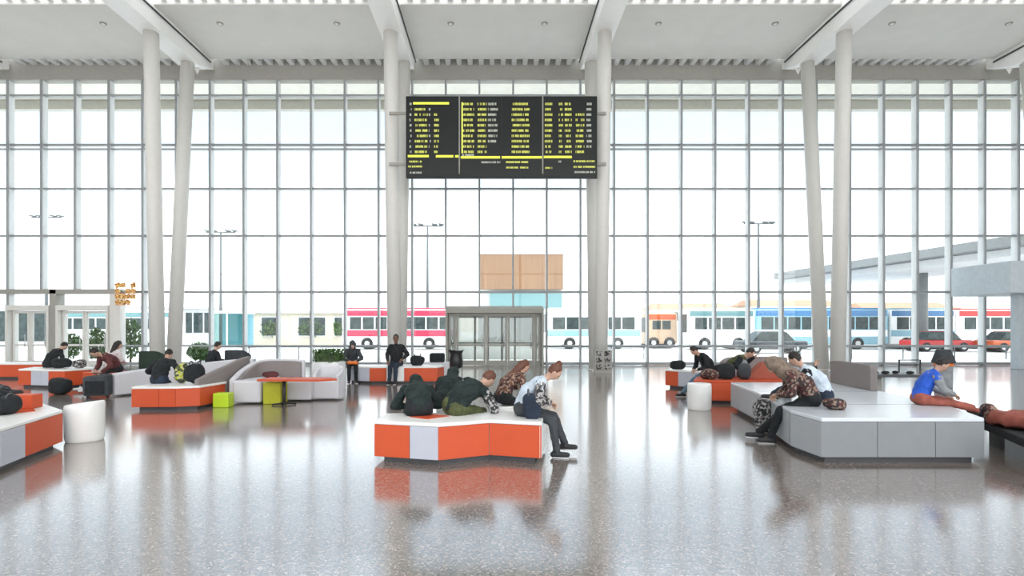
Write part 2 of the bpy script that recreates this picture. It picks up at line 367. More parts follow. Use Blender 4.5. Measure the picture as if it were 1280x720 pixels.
# glass front: bays between the column lines
MX = [.674+1.465*k for k in range(-23, 24)]
TZ = [(.02, .12), (.82, .07), (3.16, .09), (5.62, .08), (7.68, .07), (9.60, .07), (9.42, .05), (11.75, .07)]
bays = [(-33.3, -21.3), (-21.3, -12.5), (-12.5, -3.86), (-3.86, 3.86), (3.86, 12.5), (12.5, 21.3), (21.3, 33.3)]
DOORX = (-2.26, 2.0)
LD = (-21.3, -16.8)
for bi, (a, b) in enumerate(bays):
    r = root('window_%d' % (bi+1), ((a+b)/2, FY, 0), 'tall glazed bay of the front with slim grey mullions', kind='structure')
    ox, oy = (a+b)/2, FY
    for x in MX:
        if a <= x < b:
            z0 = 0
            if DOORX[0] < x < DOORX[1]: z0 = 2.5
            if LD[0] < x < LD[1]: z0 = 3.16
            MB().bb(x-ox-.04, x-ox+.04, -.2, -.13, z0, 12.45, M['mullion']).bb(x-ox-.032, x-ox+.032, -.13, .18, z0, 12.45, M['mullionside']).fin('mullion', r, .008)
    for z, h in TZ:
        segs = [(a, b)]
        if z < 3 and bi == 3: segs = [(a, DOORX[0]), (DOORX[1], b)] 
        if z < 3 and bi == 1: segs = [(LD[1], b)]
        for p, q in segs: MB().bb(p-ox, q-ox, -.1, .1, z, z+h, M['mullion']).fin('transom', r, .008)
    g = MB()
    if bi == 3: g.bb(a-ox, DOORX[0]-ox, -.012, .012, .1, 12.4, M['glass']); g.bb(DOORX[1]-ox, b-ox, -.012, .012, .1, 12.4, M['glass']); g.bb(DOORX[0]-ox, DOORX[1]-ox, -.012, .012, 2.5, 12.4, M['glass'])
    elif bi == 1: g.bb(a-ox, b-ox, -.012, .012, 3.2, 12.4, M['glass']); g.bb(LD[1]-ox, b-ox, -.012, .012, .1, 3.2, M['glass'])
    else: g.bb(a-ox, b-ox, -.012, .012, .1, 12.4, M['glass'])
    g.fin('glass_pane', r)
# outer roof overhang
prop(MB().bb(XL, XR, 24.8, 28.3, 13.05, 13.3, M['soffit']).fin('roof_overhang'), 'cream underside of the outer roof overhang', kind='structure')
prop(MB().bb(XL, XR, 28.0, 28.35, 12.58, 13.04, M['fascia']).fin('trim_3', bevel=.02), 'grey edge beam of the outer roof overhang', kind='structure')

# doors ------------------------------------------------------------
def door(name, x0, x1, ztop, posts, label, mt, head=.22):
    r = root(name, ((x0+x1)/2, FY, 0), label, kind='structure'); ox = (x0+x1)/2
    f = MB(); f.bb(x0-ox, x1-ox, -.3, .3, ztop-head, ztop, mt)
    f.bb(x0-ox, x0-ox+.1, -.3, .3, 0, ztop-head, mt); f.bb(x1-ox-.1, x1-ox, -.3, .3, 0, ztop-head, mt)
    f.fin('door_frame', r, .01)
    for p, q in posts:
        l = MB(); z1 = ztop-head-.02; a, b = p-ox, q-ox; t = .09
        l.bb(a, a+t, -.05, .05, .02, z1, mt); l.bb(b-t, b, -.05, .05, .02, z1, mt)
        l.bb(a+t, b-t, -.05, .05, z1-.1, z1, mt); l.bb(a+t, b-t, -.05, .05, .02, .22, mt); l.bb(a+t, b-t, -.04, .04, .84, .93, mt)
        lo = l.fin('door_leaf', r, .006)
        MB().bb(a+t, b-t, -.01, .01, .22, z1-.1, M['glass']).fin('glass_pane', lo)
        MB().tube((b-t-.06, -.1, .75), (b-t-.06, -.1, 1.35), .015, .015, M['steel'], 10).fin('door_handle', lo)
door('door_1', -2.26, 2.0, 2.5, [(-2.14, -1.82), (-1.8, -.52), (-.5, .42), (.44, 1.6), (1.62, 1.88)], 'grey framed glass entrance doors in the middle of the front', M['header'])
door('door_2', -21.3, -19.42, 2.62, [(-21.18, -20.45), (-20.4, -19.55)], 'white framed glass double door at the end of the front', M['column'])
door('door_3', -19.12, -16.85, 2.62, [(-19.0, -18.05), (-18.0, -16.97)], 'white framed glass door beside the thick post', M['column'])
m = MB(); m.bb(-19.42, -19.12, FY-.25, FY+.25, 0, 3.3, M['header']); m.bb(-23.5, -16.4, FY-.25, FY+.2, 3.12, 3.32, M['header']); m.bb(-16.85, -16.4, FY-.2, FY+.2, 0, 3.12, M['column'])
m.bb(-21.3, -19.42, FY-.01, FY+.01, 2.62, 3.12, M['glass']); m.bb(-19.12, -16.85, FY-.01, FY+.01, 2.62, 3.12, M['glass'])
prop(m.fin('trim_4', bevel=.01), 'grey post and lintel framing the end doors', kind='structure')
# portal at the right end of the front
m = MB(); m.bb(19.6, 33, 21.4, 24.2, 2.98, 4.2, M['bluegrey']); m.bb(20.5, 21.0, 22.0, 22.4, 0, 2.98, M['bluegrey'])
prop(m.fin('trim_5', bevel=.02), 'blue-grey portal box with a post at the front', kind='structure')

# ================================================================== INTERIOR FURNITURE
def bench(name, label, cat, poly, zt, panels, core, top, group=None, inset=.1, kick=.07, toplip=.045, o=None):
    """poly: floor outline; panels: {edge: [(f0, f1, material), ...]}; other edges show the core"""
    n = len(poly)
    if sum(poly[i][0]*poly[(i+1) % n][1]-poly[(i+1) % n][0]*poly[i][1] for i in range(n)) < 0:
        raise ValueError(name)
    cx = sum(p[0] for p in poly)/n; cy = sum(p[1] for p in poly)/n
    r = root(name, (cx, cy, 0), label, cat, group)
    P = [Vector((p[0]-cx, p[1]-cy)) for p in poly]
    def off(d):
        out = []
        for i in range(n):
            a, b, c = P[i-1], P[i], P[(i+1) % n]
            n1 = Vector(((b-a).y, -(b-a).x)).normalized(); n2 = Vector(((c-b).y, -(c-b).x)).normalized()
            k = (n1+n2).normalized(); out.append(tuple(b + k*(-d)/max(.5, k.dot(n1))))
        return out
    MB().prism(off(inset), 0, kick, M['kick']).fin('plinth', r)
    MB().prism(off(.026), kick, zt-toplip, core).fin('body', r)
    MB().prism(off(0), zt-toplip, zt, top).fin('seat_top', r, .012)
    for e, lst in panels.items():
        a, b = P[e], P[(e+1) % n]; d = b-a; L = d.length; t = d.normalized(); nn = Vector((t.y, -t.x)); ang = math.atan2(t.y, t.x)
        for f0, f1, mt in lst:
            q0 = a+t*(L*f0+.003); q1 = a+t*(L*f1-.003); c = (q0+q1)/2 - nn*.013
            MB().box((c.x, c.y, (kick+zt-toplip)/2), ((q1-q0).length, .026, zt-toplip-kick-.004), mt, rz=ang).fin('front_panel', r, .003)
    return r
def curved_back(name, label, cat, path, ztops, th, mt, z0=0., parent=None, part='backrest', N=8, rim=None):
    """upholstered panel that follows a smooth curve on plan and rises along it"""
    pts = []; k = len(path)
    P = [Vector((p[0], p[1], z)) for p, z in zip(path, ztops)]
    for i in range(k-1):
        p0 = P[max(0, i-1)]; p1 = P[i]; p2 = P[i+1]; p3 = P[min(k-1, i+2)]
        for j in range(N):
            t = j/N; pts.append(.5*((2*p1)+(p2-p0)*t+(2*p0-5*p1+4*p2-p3)*t*t+(-p0+3*p1-3*p2+p3)*t**3))
    pts.append(P[-1])
    m = MB(); i_ = m.mi(mt); rings = []
    for i, p in enumerate(pts):
        t = (pts[min(i+1, len(pts)-1)]-pts[max(i-1, 0)]); t.z = 0; t.normalize(); nn = Vector((t.y, -t.x, 0))*th/2
        rings.append([m.bm.verts.new(q) for q in ((p.x-nn.x, p.y-nn.y, z0), (p.x+nn.x, p.y+nn.y, z0), (p.x+nn.x, p.y+nn.y, p.z), (p.x-nn.x, p.y-nn.y, p.z))])
    for A, B in zip(rings, rings[1:]):
        for q in range(4):
            f = m.bm.faces.new((A[q], A[(q+1) % 4], B[(q+1) % 4], B[q])); f.material_index = i_; f.smooth = False
    m.bm.faces.new(rings[0][::-1]); m.bm.faces.new(rings[-1])
    if parent:
        for v in m.bm.verts: v.co -= Vector(parent.location)
    o = m.fin(part if parent else name, parent, min(.05, th*.4), 3)
    if not parent: prop(o, label, cat)
    return o

O, L_, G, W_ = M['orange'], M['lav'], M['grey'], M['benchwhite']
# centre bench with three arms
b = bench('modular_bench', 'orange and white angular bench with one grey panel, in the middle of the floor', 'bench',
      [(-1.48, 6.72), (-.69, 6.5), (-.10, 6.78), (.52, 6.6), (.64, 7.5), (-.42, 7.4), (-.52, 8.7), (-.98, 8.7), (-.8, 7.35), (-1.44, 7.3)], .5,
      {0: [(0, .56, O), (.56, 1, L_)], 1: [(0, 1, O)], 2: [(0, 1, O)], 3: [(0, 1, W_)], 9: [(0, 1, O)]}, W_, W_)
MB().prism([(-1.1, 6.98), (-.85, 6.8), (-.6, 7.05), (-.85, 7.2)], .5, .506, M['orange']).fin('seat_inlay', b).location = Vector((0, 0, 0)) - Vector(b.location)
# front-left bench
b = bench('modular_bench', 'orange and grey bench carrying black bags, next to the slope-topped white pouf', 'bench',
      [(-5.35, 5.5), (-5.5, 6.2), (-5.9, 7.6), (-6.75, 8.3), (-8.4, 8.4), (-8.4, 7.4), (-6.9, 7.1), (-6.5, 5.5)][::1], .5,
      {0: [(0, 1, L_)], 1: [(0, .35, L_), (.35, 1, O)], 2: [(0, 1, L_)], 3: [(0, 1, O)]}, W_, W_)
MB().prism([(-6.95, 7.2), (-6.45, 7.05), (-6.15, 7.45), (-6.75, 8.1), (-8.2, 8.2), (-8.2, 7.6)], .5, .508, O).fin('seat_inlay', b).location = -Vector(b.location)
MB().box((-6.55, 7.75, .60), (.34, .22, .19), O, rz=.1).fin('arm_block', b, .012).location = -Vector(b.location)
# orange bench with curved wing
b = bench('modular_bench', 'orange bench with a high curved taupe wing back, beside the small lime stool', 'bench',
      [(-7.13, 10.9), (-6.3, 10.95), (-5.9, 11.1), (-5.85, 11.6), (-5.8, 12.0), (-7.2, 11.93)], .47,
      {0: [(0, .62, O), (.62, 1, O)], 1: [(0, 1, O)], 2: [(0, 1, O)], 5: [(0, 1, L_)]}, O, W_)
curved_back('', '', '', [(-6.04, 11.2), (-5.95, 11.6), (-5.86, 12.1), (-5.8, 12.6), (-5.78, 13.0)], [.58, .70, .82, .93, .97], .09, M['taupe'], .2, b)
# white long curved sofa behind it
r = root('curved_sofa', (-8.0, 14, 0), 'long white curved sofa running behind the orange wing bench', 'sofa')
curved_back('', '', '', [(-9.15, 13.25), (-8.75, 13.9), (-8.0, 14.5), (-7.0, 14.9), (-6.5, 15.0)], [.52, .60, .68, .78, .80], .34, M['palegrey'], .03, r)
curved_back('', '', '', [(-9.4, 13.8), (-9.0, 14.5), (-8.2, 15.1), (-7.1, 15.5)], [.42, .42, .42, .42], .6, M['palegrey'], .03, r, 'seat')
# lounge sofa
r = root('lounge_sofa', (-5, 12.4, 0), 'pale grey lounge sofa with a wraparound taupe-lined back, beside the orange-topped table', 'sofa')
def at(o, r): o.location = -Vector(r.location); return o
at(MB().bb(-5.62, -5.02, 11.85, 13.0, .03, .5, M['palegrey']).fin('seat', r, .05, 3), r)
at(MB().bb(-5.0, -4.1, 12.3, 13.0, .03, .46, M['palegrey']).fin('seat', r, .05, 3), r)
curved_back('', '', '', [(-5.66, 11.9), (-5.64, 12.4), (-5.5, 12.95), (-5.0, 13.1), (-4.5, 13.08)], [.52, .72, .88, .90, .88], .12, M['palegrey'], .03, r)
curved_back('', '', '', [(-5.56, 12.0), (-5.54, 12.4), (-5.42, 12.86), (-5.0, 12.99), (-4.55, 12.98)], [.50, .68, .84, .86, .84], .06, M['taupe'], .4, r, 'back_lining')
# lime stools
prop(MB().bb(-.16, .16, -.13, .13, .0, .29, M['lime']).fin('cube_stool', bevel=.02), 'small lime green stool beside the curved orange bench', 'stool').location = (-5.62, 11.48, 0)
prop(MB().bb(-.19, .19, -.2, .2, .0, .46, M['olivegreen']).fin('cube_stool', bevel=.02), 'yellow-green cube stool under the orange-topped table', 'stool').location = (-4.78, 12.05, 0)
# table
r = root('side_table', (-4.2, 11.75, 0), 'low table with a thin orange top and a dark splayed pedestal', 'table')
MB().prism([(-.75, -.25), (.55, -.3), (.85, -.05), (.6, .3), (-.7, .3)], .52, .56, M['orange']).fin('table_top', r, .008)
lg = MB().tube((-.28, 0, .0), (-.28, 0, .52), .035, .035, M['black'], 12)
for a in range(4): lg.tube((-.28, 0, .04), (-.28+.24*math.cos(a*PI/2+.4), .24*math.sin(a*PI/2+.4), .02), .02, .018, M['black'], 8)
lg.fin('pedestal', r)
r = root('lounge_chair', (-3.85, 12.75, 0), 'small pale grey tub chair beside the hedge planter', 'chair')
MB().bb(-.26, .26, -.25, .25, .03, .44, M['palegrey']).fin('seat', r, .05, 3)
curved_back('', '', '', [(-4.1, 12.5), (-4.12, 12.95), (-3.85, 13.05), (-3.58, 12.95), (-3.6, 12.5)], [.55, .72, .75, .72, .55], .08, M['palegrey'], .03, r)
# far centre bench
bench('modular_bench', 'white bench with two bright orange front panels, person in black coat sitting on it', 'bench',
      [(-4.45, 16.6), (-3.73, 16.3), (-1.75, 16.3), (-1.6, 16.75), (-1.75, 17.3), (-4.45, 17.3)], .5,
      {0: [(0, 1, L_)], 1: [(0, .25, O), (.25, .51, W_), (.51, 1, O)], 2: [(0, 1, O)]}, W_, W_)
# left far benches
bench('modular_bench', 'low bench with orange, grey and orange panels in front of the end doors', 'bench',
      [(-13.1, 15.3), (-12.3, 15.1), (-11.6, 15.0), (-11.3, 15.6), (-11.6, 16.1), (-13.4, 16.2)], .5,
      {0: [(0, .55, O), (.55, 1, L_)], 1: [(0, .3, L_), (.3, 1, O)], 2: [(0, 1, O)]}, L_, W_)
bench('modular_bench', 'orange-fronted bench at the frame edge, farther back than the orange, grey and orange one', 'bench',
      [(-16.6, 17.8), (-14.2, 17.8), (-14.0, 18.6), (-16.6, 18.7)], .5, {0: [(0, .6, O), (.6, 1, O)]}, L_, W_)
bench('modular_bench', 'salmon orange bench under the person in dark red jacket', 'bench',
      [(-10.75, 14.5), (-9.75, 14.3), (-9.55, 15.0), (-10.7, 15.2)], .47, {0: [(0, 1, O)], 1: [(0, 1, O)]}, O, O)
# right cluster
bench('modular_bench', 'lavender-sided bench with an orange end panel, behind the white pouf', 'bench',
      [(4.55, 15.2), (4.8, 14.9), (5.9, 13.9), (6.6, 14.7), (5.2, 16.1)], .5, {0: [(0, 1, O)], 1: [(0, 1, L_)]}, L_, W_)
bench('modular_bench', 'orange bench with clothes and bags piled on it, behind the white pouf', 'bench',
      [(4.2, 12.0), (5.02, 11.85), (6.7, 11.85), (6.9, 12.6), (5.5, 13.5), (4.85, 13.5)], .5, {0: [(0, 1, O)], 1: [(0, .5, O), (.5, 1, O)], 5: [(0, 1, O)]}, O, O)
GT = M['greytop']; LG = M['lightgrey']
b = bench('modular_bench', 'big grey bench block with a long pale tapering top, seams across it', 'bench',
      [(3.85, 6.66), (5.79, 6.66), (6.2, 7.65), (6.5, 9.4), (6.7, 11.1), (4.62, 11.1), (4.55, 10.6), (4.35, 9.4), (3.83, 7.33)], .54,
      {0: [(0, .345, G), (.345, .70, G), (.70, 1, G)], 8: [(0, 1, LG)], 7: [(0, .12, LG), (.15, .97, LG)], 6: [(0, 1, LG)], 5: [(0, 1, LG)], 1: [(0, 1, G)]}, M['charcoal'], GT, toplip=.05)
for q in ((3.98, 6.22, 7.845, 7.855), (4.38, 6.5, 9.495, 9.505)): at(MB().bb(*q, .5395, .5412, M['kick']).fin('top_seam', b), b)
curved_back('', '', '', [(6.38, 9.5), (6.44, 9.64), (6.5, 10.2), (6.58, 10.8), (6.62, 11.05)], [.90, .965, .98, .98, .96], .1, M['taupe'], .541, b)
r = root('curved_sofa', (6.2, 12.9, 0), 'taupe high-backed sofa end standing behind the long pale bench top', 'sofa')
curved_back('', '', '', [(5.42, 13.55), (5.7, 13.75), (6.3, 13.8), (7.1, 13.75)], [.80, .90, .92, .90], .12, M['taupe'], .03, r)
at(MB().bb(5.6, 7.1, 13.45, 13.72, .03, .42, M['taupe']).fin('seat', r, .04), r)
# rust wedge cushion on the orange bench
m = MB(); prof = []
for k in range(13):
    t = k/12; prof.append((-.55+1.15*t, .02+.36*math.exp(-((t-.42)/.24)**2)))
vs = [(x, -.13, 0) for x, z in prof]+[(x, -.13, z) for x, z in prof]+[(x, .13, 0) for x, z in prof]+[(x, .13, z) for x, z in prof]
fs = [(k, k+1, 14+k, 13+k) for k in range(12)]+[(27+k, 26+k, 39+k, 40+k) for k in range(12)]+[(13+k, 14+k, 40+k, 39+k) for k in range(12)]+[(1+k, k, 26+k, 27+k) for k in range(12)]+[(0, 13, 39, 26), (12, 38, 51, 25)]
m._add(vs, fs, M['rust'], False)
prop(m.fin('wedge_cushion', bevel=.015), 'rust red peaked back cushion on the orange bench', 'cushion').location = (5.95, 12.35, .5)
# poufs
def pouf(x, y, r, h, label, s=.03):
    m = MB(); m.lathe((0, 0, 0), [(r*.92, 0), (r*.95, .015), (r, .06), (r*1.02, h-.05), (r*1.0, h-.015), (r*.95, h)], M['benchwhite'], 40)
    for v in m.bm.verts:
        if v.co.z > h-.07: v.co.z += v.co.x/r*s
    prop(m.fin('round_pouf'), label, 'pouf').location = (x, y, 0)
pouf(-5.92, 8.03, .24, .54, 'white round pouf with a sloping top at the end of the orange and grey bench')
pouf(.08, 8.35, .2, .46, 'white round pouf under the person in the brown patterned coat', 0)
pouf(4.0, 11.1, .225, .52, 'white round pouf with a brown patterned bag behind it, before the orange bench', 0)
# black low platform lounger
r = root('low_lounger', (7.0, 6.9, 0), 'low black padded lounger beyond the end of the big grey bench', 'lounger')
MB().prism([(-.3, 1.0), (-.45, .55), (-1.0, -.6), (-1.0, -1.3), (.7, -1.3), (.9, 1.0)], .22, .33, M['blackcloth']).fin('pad', r, .02)
MB().prism([(-.2, .85), (-.3, .5), (-.85, -.6), (-.85, -1.1), (.55, -1.1), (.75, .85)], 0, .22, M['black']).fin('base', r)
# tub chairs far
def tub(x, y, z, mt, label, rz=0):
    r = root('tub_chair', (x, y, 0), label, 'chair', rz=rz)
    m = MB().capsule((-.2, .2, .55), (.2, .2, .55), .0, .0, mt) if False else MB()
    m.lathe((0, 0, 0), [(.2, .0), (.27, .05), (.3, .35), (.28, .43)], mt, 28); m.fin('seat', r, .0)
    curved_back('', '', '', [(x-.3, y+.1), (x-.24, y-.22), (x, y-.34), (x+.24, y-.22), (x+.3, y+.1)], [z-.16, z-.02, z, z-.02, z-.16], .09, mt, .06, r)
tub(-7.55, 16.3, 1.0, M['charcoal'], 'charcoal rounded tub chair behind the curved white sofa')
tub(-9.95, 16.2, .97, M['greencloth'], 'bottle green rounded tub chair at the foot of the columns')
# planter with hedge
def leaves(m, n, c, rad, mt, size=.05, sq=False):
    for _ in range(n):
        while True:
            p = Vector([random.uniform(-1, 1) for _ in range(3)])
            if sq or p.length < 1: break
        q = Vector(c)+Vector((p.x*rad[0], p.y*rad[1], p.z*rad[2]))
        R = Matrix.Rotation(random.uniform(0, 6.28), 3, 'Z') @ Matrix.Rotation(random.uniform(-1.2, 1.2), 3, 'X')
        s = size*random.uniform(.7, 1.3)
        m._add([q+R @ Vector(v) for v in ((-s*.3, 0, 0), (0, -s*.05, -s*.6), (s*.3, 0, 0), (0, s*.1, s*.7))], [(0, 1, 2, 3)], mt)
r = root('hedge_planter', (-4.28, 14.2, 0), 'square white planter with a clipped green hedge', 'planter')
MB().lathe((0, 0, 0), [(.4, 0), (.47, .05), (.47, .74), (.42, .78)], M['planter'], 4).fin('planter_box', r, .02)
m = MB(); m.bb(-.27, .27, -.27, .27, .7, .98, M['leafdark']); leaves(m, 1300, (0, 0, .92), (.33, .33, .16), M['leaf'], .06, True); m.fin('hedge', r)
for o in r.children:
    if o.name.startswith('planter_box'): o.rotation_euler = (0, 0, PI/4)
# plinth and black box, waste sack stand
prop(MB().bb(-.45, .45, -.3, .3, .0, .52, M['palegrey']).fin('display_plinth', bevel=.02), 'pale grey plinth with a black box on it beside the waste sack', 'plinth').location = (-2.0, 18.1, 0)
prop(MB().prism([(-.24, -.15), (.24, -.15), (.24, .15), (-.24, .15)], 0, .3, M['blackcloth']).fin('storage_box', bevel=.05), 'black box standing on the pale grey plinth', 'box').location = (-1.95, 18.1, .52)
r = root('waste_sack_stand', (-1.2, 16.2, 0), 'black waste sack hanging on a thin metal stand', 'bin')
m = MB()
m.tube((.17, 0, 0), (.17, 0, .95), .014, .014, M['mast'], 8); m.tube((-.12, .12, 0), (-.12, .12, .93), .014, .014, M['mast'], 8); m.bb(-.2, .22, -.15, .18, 0, .03, M['mast']); m.fin('stand', r)
m = MB(); m.lathe((0, 0, .45), [(.1, 0), (.19, .04), (.2, .25), (.17, .42), (.21, .5), (.24, .53)], M['bagblack'], 22)
for v in m.bm.verts: v.co += v.co.normalized()*.04*noise.noise(v.co*9)
m.fin('sack', r)
r = root('leaflet_stand', (3.78, 20.1, 0), 'grey leaflet stand leaning at the foot of the column', 'stand')
MB().bb(-.32, .3, -.14, .08, 0, .85, M['header']).fin('cabinet', r, .01)
for k in range(3):
    for q in range(2): MB().box((-.17+.3*q, -.16, .24+.24*k), (.2, .02, .17), M['bwprint'], rx=-.15).fin('leaflet', r)
# bin
r = root('litter_bin', (12.1, 15.2, 0), 'grey litter bin with a dark flared hood and an orange band', 'bin')
MB().lathe((0, 0, 0), [(.19, 0), (.2, .02), (.21, .6)], M['greycloth'], 28).fin('body', r)
MB().lathe((0, 0, .6), [(.22, 0), (.225, .01), (.225, .08)], M['orangeband'], 28).fin('band', r)
MB().lathe((0, 0, .68), [(.27, 0), (.27, .03), (.17, .33), (.15, .36)], M['charcoal'], 28).fin('hood', r)
# low black table
r = root('low_table', (8.8, 12.7, 0), 'low black table on a grey pedestal, small dark things scattered on it', 'table')
MB().prism([(-.55, -.25), (.6, -.3), (.62, .25), (-.55, .3)], .52, .58, M['black']).fin('table_top', r, .01)
MB().lathe((-.2, 0, 0), [(.22, 0), (.22, .02), (.1, .05), (.09, .52)], M['header'], 24).fin('pedestal', r)
for k in range(4):
    prop(MB().ell((0, 0, .035), (.07+.02*(k % 2), .05, .035), M['blackcloth']).fin('pouch'), ['leftmost', 'second from the left', 'third from the left', 'rightmost'][k]+' of the four small dark pouches on the low black table', 'pouch', 'pouches on the low black table').location = (8.5+.26*k, 12.6+.05*(k % 3), .58)
r = root('luggage_rail', (15.6, 21.2, 0), 'low black rectangular rail standing before the glass front', 'rail')
m = MB()
for z in (.22, .4): m.bb(-.42, .42, -.02, .02, z, z+.035, M['black'])
for x in (-.4, .4): m.bb(x-.02, x+.02, -.02, .02, 0, .435, M['black'])
m.fin('frame', r)

# ================================================================== DEPARTURE BOARD
bx0, bx1, bz0, bz1, BY = -3.24, 3.52, 6.92, 9.82, 19.75
r = root('departure_board', ((bx0+bx1)/2, BY, bz0), 'big black departure board with rows of yellow text fixed between two columns', 'display board')
Wd, Hd = bx1-bx0, bz1-bz0
MB().bb(-Wd/2, Wd/2, .02, .16, 0, Hd, M['casing']).fin('casing', r, .02)
def U(u): return -Wd/2 + (u-78)/(1172-78)*Wd
def V(v): return Hd - (v-88)/(555-88)*Hd
for a, b in ((82, 381), (389, 622), (626, 856), (864, 1168)):
    MB().bb(U(a), U(b), -.0, .02, V(548), V(94), M['screen']).fin('screen_panel', r)
for u in (384, 860): MB().bb(U(u)-.02, U(u)+.02, -.02, .02, V(530), V(90), M['header']).fin('divider', r)
def run(m, u0, u1, v, mt, h=13, word=6):
    u = u0
    while u < u1-3:
        w_ = min(random.uniform(5.0, 6.6), u1-u)
        g = random.random()
        if g < .1: u += w_; continue
        z0, z1 = V(v+h/2), V(v-h/2); x0, x1 = U(u), U(u+w_*.82); t = (x1-x0)*.36; q = (z1-z0)*.2
        y0, y1 = -.006, 0
        k = random.randrange(5)
        if k != 1: m.bb(x0, x0+t, y0, y1, z0, z1, mt)
        if k != 2: m.bb(x1-t, x1, y0, y1, z0, z1, mt)
        if k != 3: m.bb(x0+t, x1-t, y0, y1, z1-q, z1, mt)
        m.bb(x0+t, x1-t, y0, y1, (z0+z1)/2-q/2, (z0+z1)/2+q/2, mt)
        if k != 4: m.bb(x0+t, x1-t, y0, y1, z0, z0+q, mt)
        u += w_
Y_, Wt = M['ytext'], M['wtext']
ROW = [135+30.2*i for i in range(10)]
specs = [[(100, 112, Wt, 0, 10), (128, 205, Y_, 1, 10), (210, 222, Wt, 1, 9), (240, 270, Y_, 2, 10)],
         [(398, 470, Y_, 0, 10), (488, 540, Y_, 0, 10), (548, 604, Wt, 0, 8)],
         [(683, 785, Y_, 0, 10)],
         [(872, 915, Y_, 0, 10), (952, 976, Y_, 0, 10), (986, 1026, Y_, 0, 10), (1048, 1098, Y_, 2, 10), (1110, 1140, Wt, 0, 9)]]
foot = [[(92, 172, 462, Y_), (92, 172, 490, Y_), (100, 170, 525, Wt)], [(510, 618, 466, Wt), (400, 470, 425, Wt)], [(650, 780, 465, Y_), (650, 780, 496, Y_)], [(872, 914, 498, Y_), (1036, 1160, 460, Y_), (1036, 1160, 492, Y_), (1040, 1160, 522, Wt), (950, 970, 462, Wt)]]
bars = [[(120, 325, 131), (90, 210, 431), (250, 350, 432), (360, 380, 432)], [(396, 404, 270, 290), (392, 616, 438)], [(626, 855, 438)], [(866, 1026, 436)]]
for i in range(4):
    m = MB()
    for u0, u1, mt, a, b in specs[i]:
        for k in range(a, b): run(m, u0, u1 - random.choice((0, 0, 6)), ROW[k], mt)
    for u0, u1, v, mt in foot[i]: run(m, u0, u1, v, mt, 10)
    m.fin('lettering', r)
    for bb_ in bars[i]:
        m = MB(); hh = bb_[3] if len(bb_) == 4 else 13
        if len(bb_) == 4: m.bb(U(bb_[0]), U(bb_[1]), -.006, 0, V(bb_[2]+hh/2), V(bb_[2]-hh/2), M['ytext'])
        else: m.bb(U(bb_[0]), U(bb_[1]), -.008, 0, V(bb_[2]+hh/2), V(bb_[2]-hh/2), M['ybar'])
        m.fin('highlight_bar', r)
for x in (-3.86-r.location.x, 3.86-r.location.x):
    s_ = -1 if x < 0 else 1
    for z in (.5, 2.3): MB().bb(min(x, s_*(Wd/2-.5)), max(x, s_*(Wd/2-.5)), .16, .24, z, z+.1, M['header']).fin('bracket', r)

# orange pictogram sign near the end doors
r = root('hanging_sign', (-15.95, 24.0, 2.6), 'small orange openwork sign hanging before the glass near the left columns', 'sign')
m = MB()
for k in range(4):
    for q in range(4):
        if (k*q+k) % 5 == 3: continue
        m.box((-.33+.22*k, 0, .14+.24*q), (.21, .03, .2), M['signorange'], ry=.3*((k+q) % 3-1))
m.fin('sign_panel', r)
m = MB()
for z in (.02, .5, .98): m.bb(-.45, .55, .02, .04, z, z+.02, M['orangeband'])
m.fin('rail', r); m = MB(); m.bb(.45, .49, .02, .3, .6, .64, M['mast']); m.fin('bracket', r)

# downlights
dl = None
for x, lb in ((-14.72, 'downlight in the ceiling nearest the upper left corner'), (-10.36, 'downlight just right of the left white roof beam'), (-6.0, 'downlight left of the beam at the left edge of the board'),
              (-1.75, 'downlight above the left half of the departure board'), (1.75, 'downlight above the right half of the departure board'), (6.0, 'downlight just right of the beam at the right edge of the board'),
              (10.36, 'downlight just left of the right white roof beam'), (14.72, 'downlight just right of the right white roof beam'), (19.08, 'downlight nearest the upper right corner')):
    if dl is None:
        dl = root('downlight', (x, 20.9, 13.0), '', 'ceiling light', 'downlights in the grey ceiling panels')
        MB().lathe((0, 0, -.03), [(.07, 0), (.11, .0), (.12, .03)], M['header'], 20).fin('trim_ring', dl)
        MB().lathe((0, 0, -.035), [(.03, 0), (.065, .0), (.065, .03)], M['lamp'], 16).fin('lens', dl)
        c = dl
    else: c = copy_tree(dl); c.location.x = x
    c['label'] = 'small round ' + lb

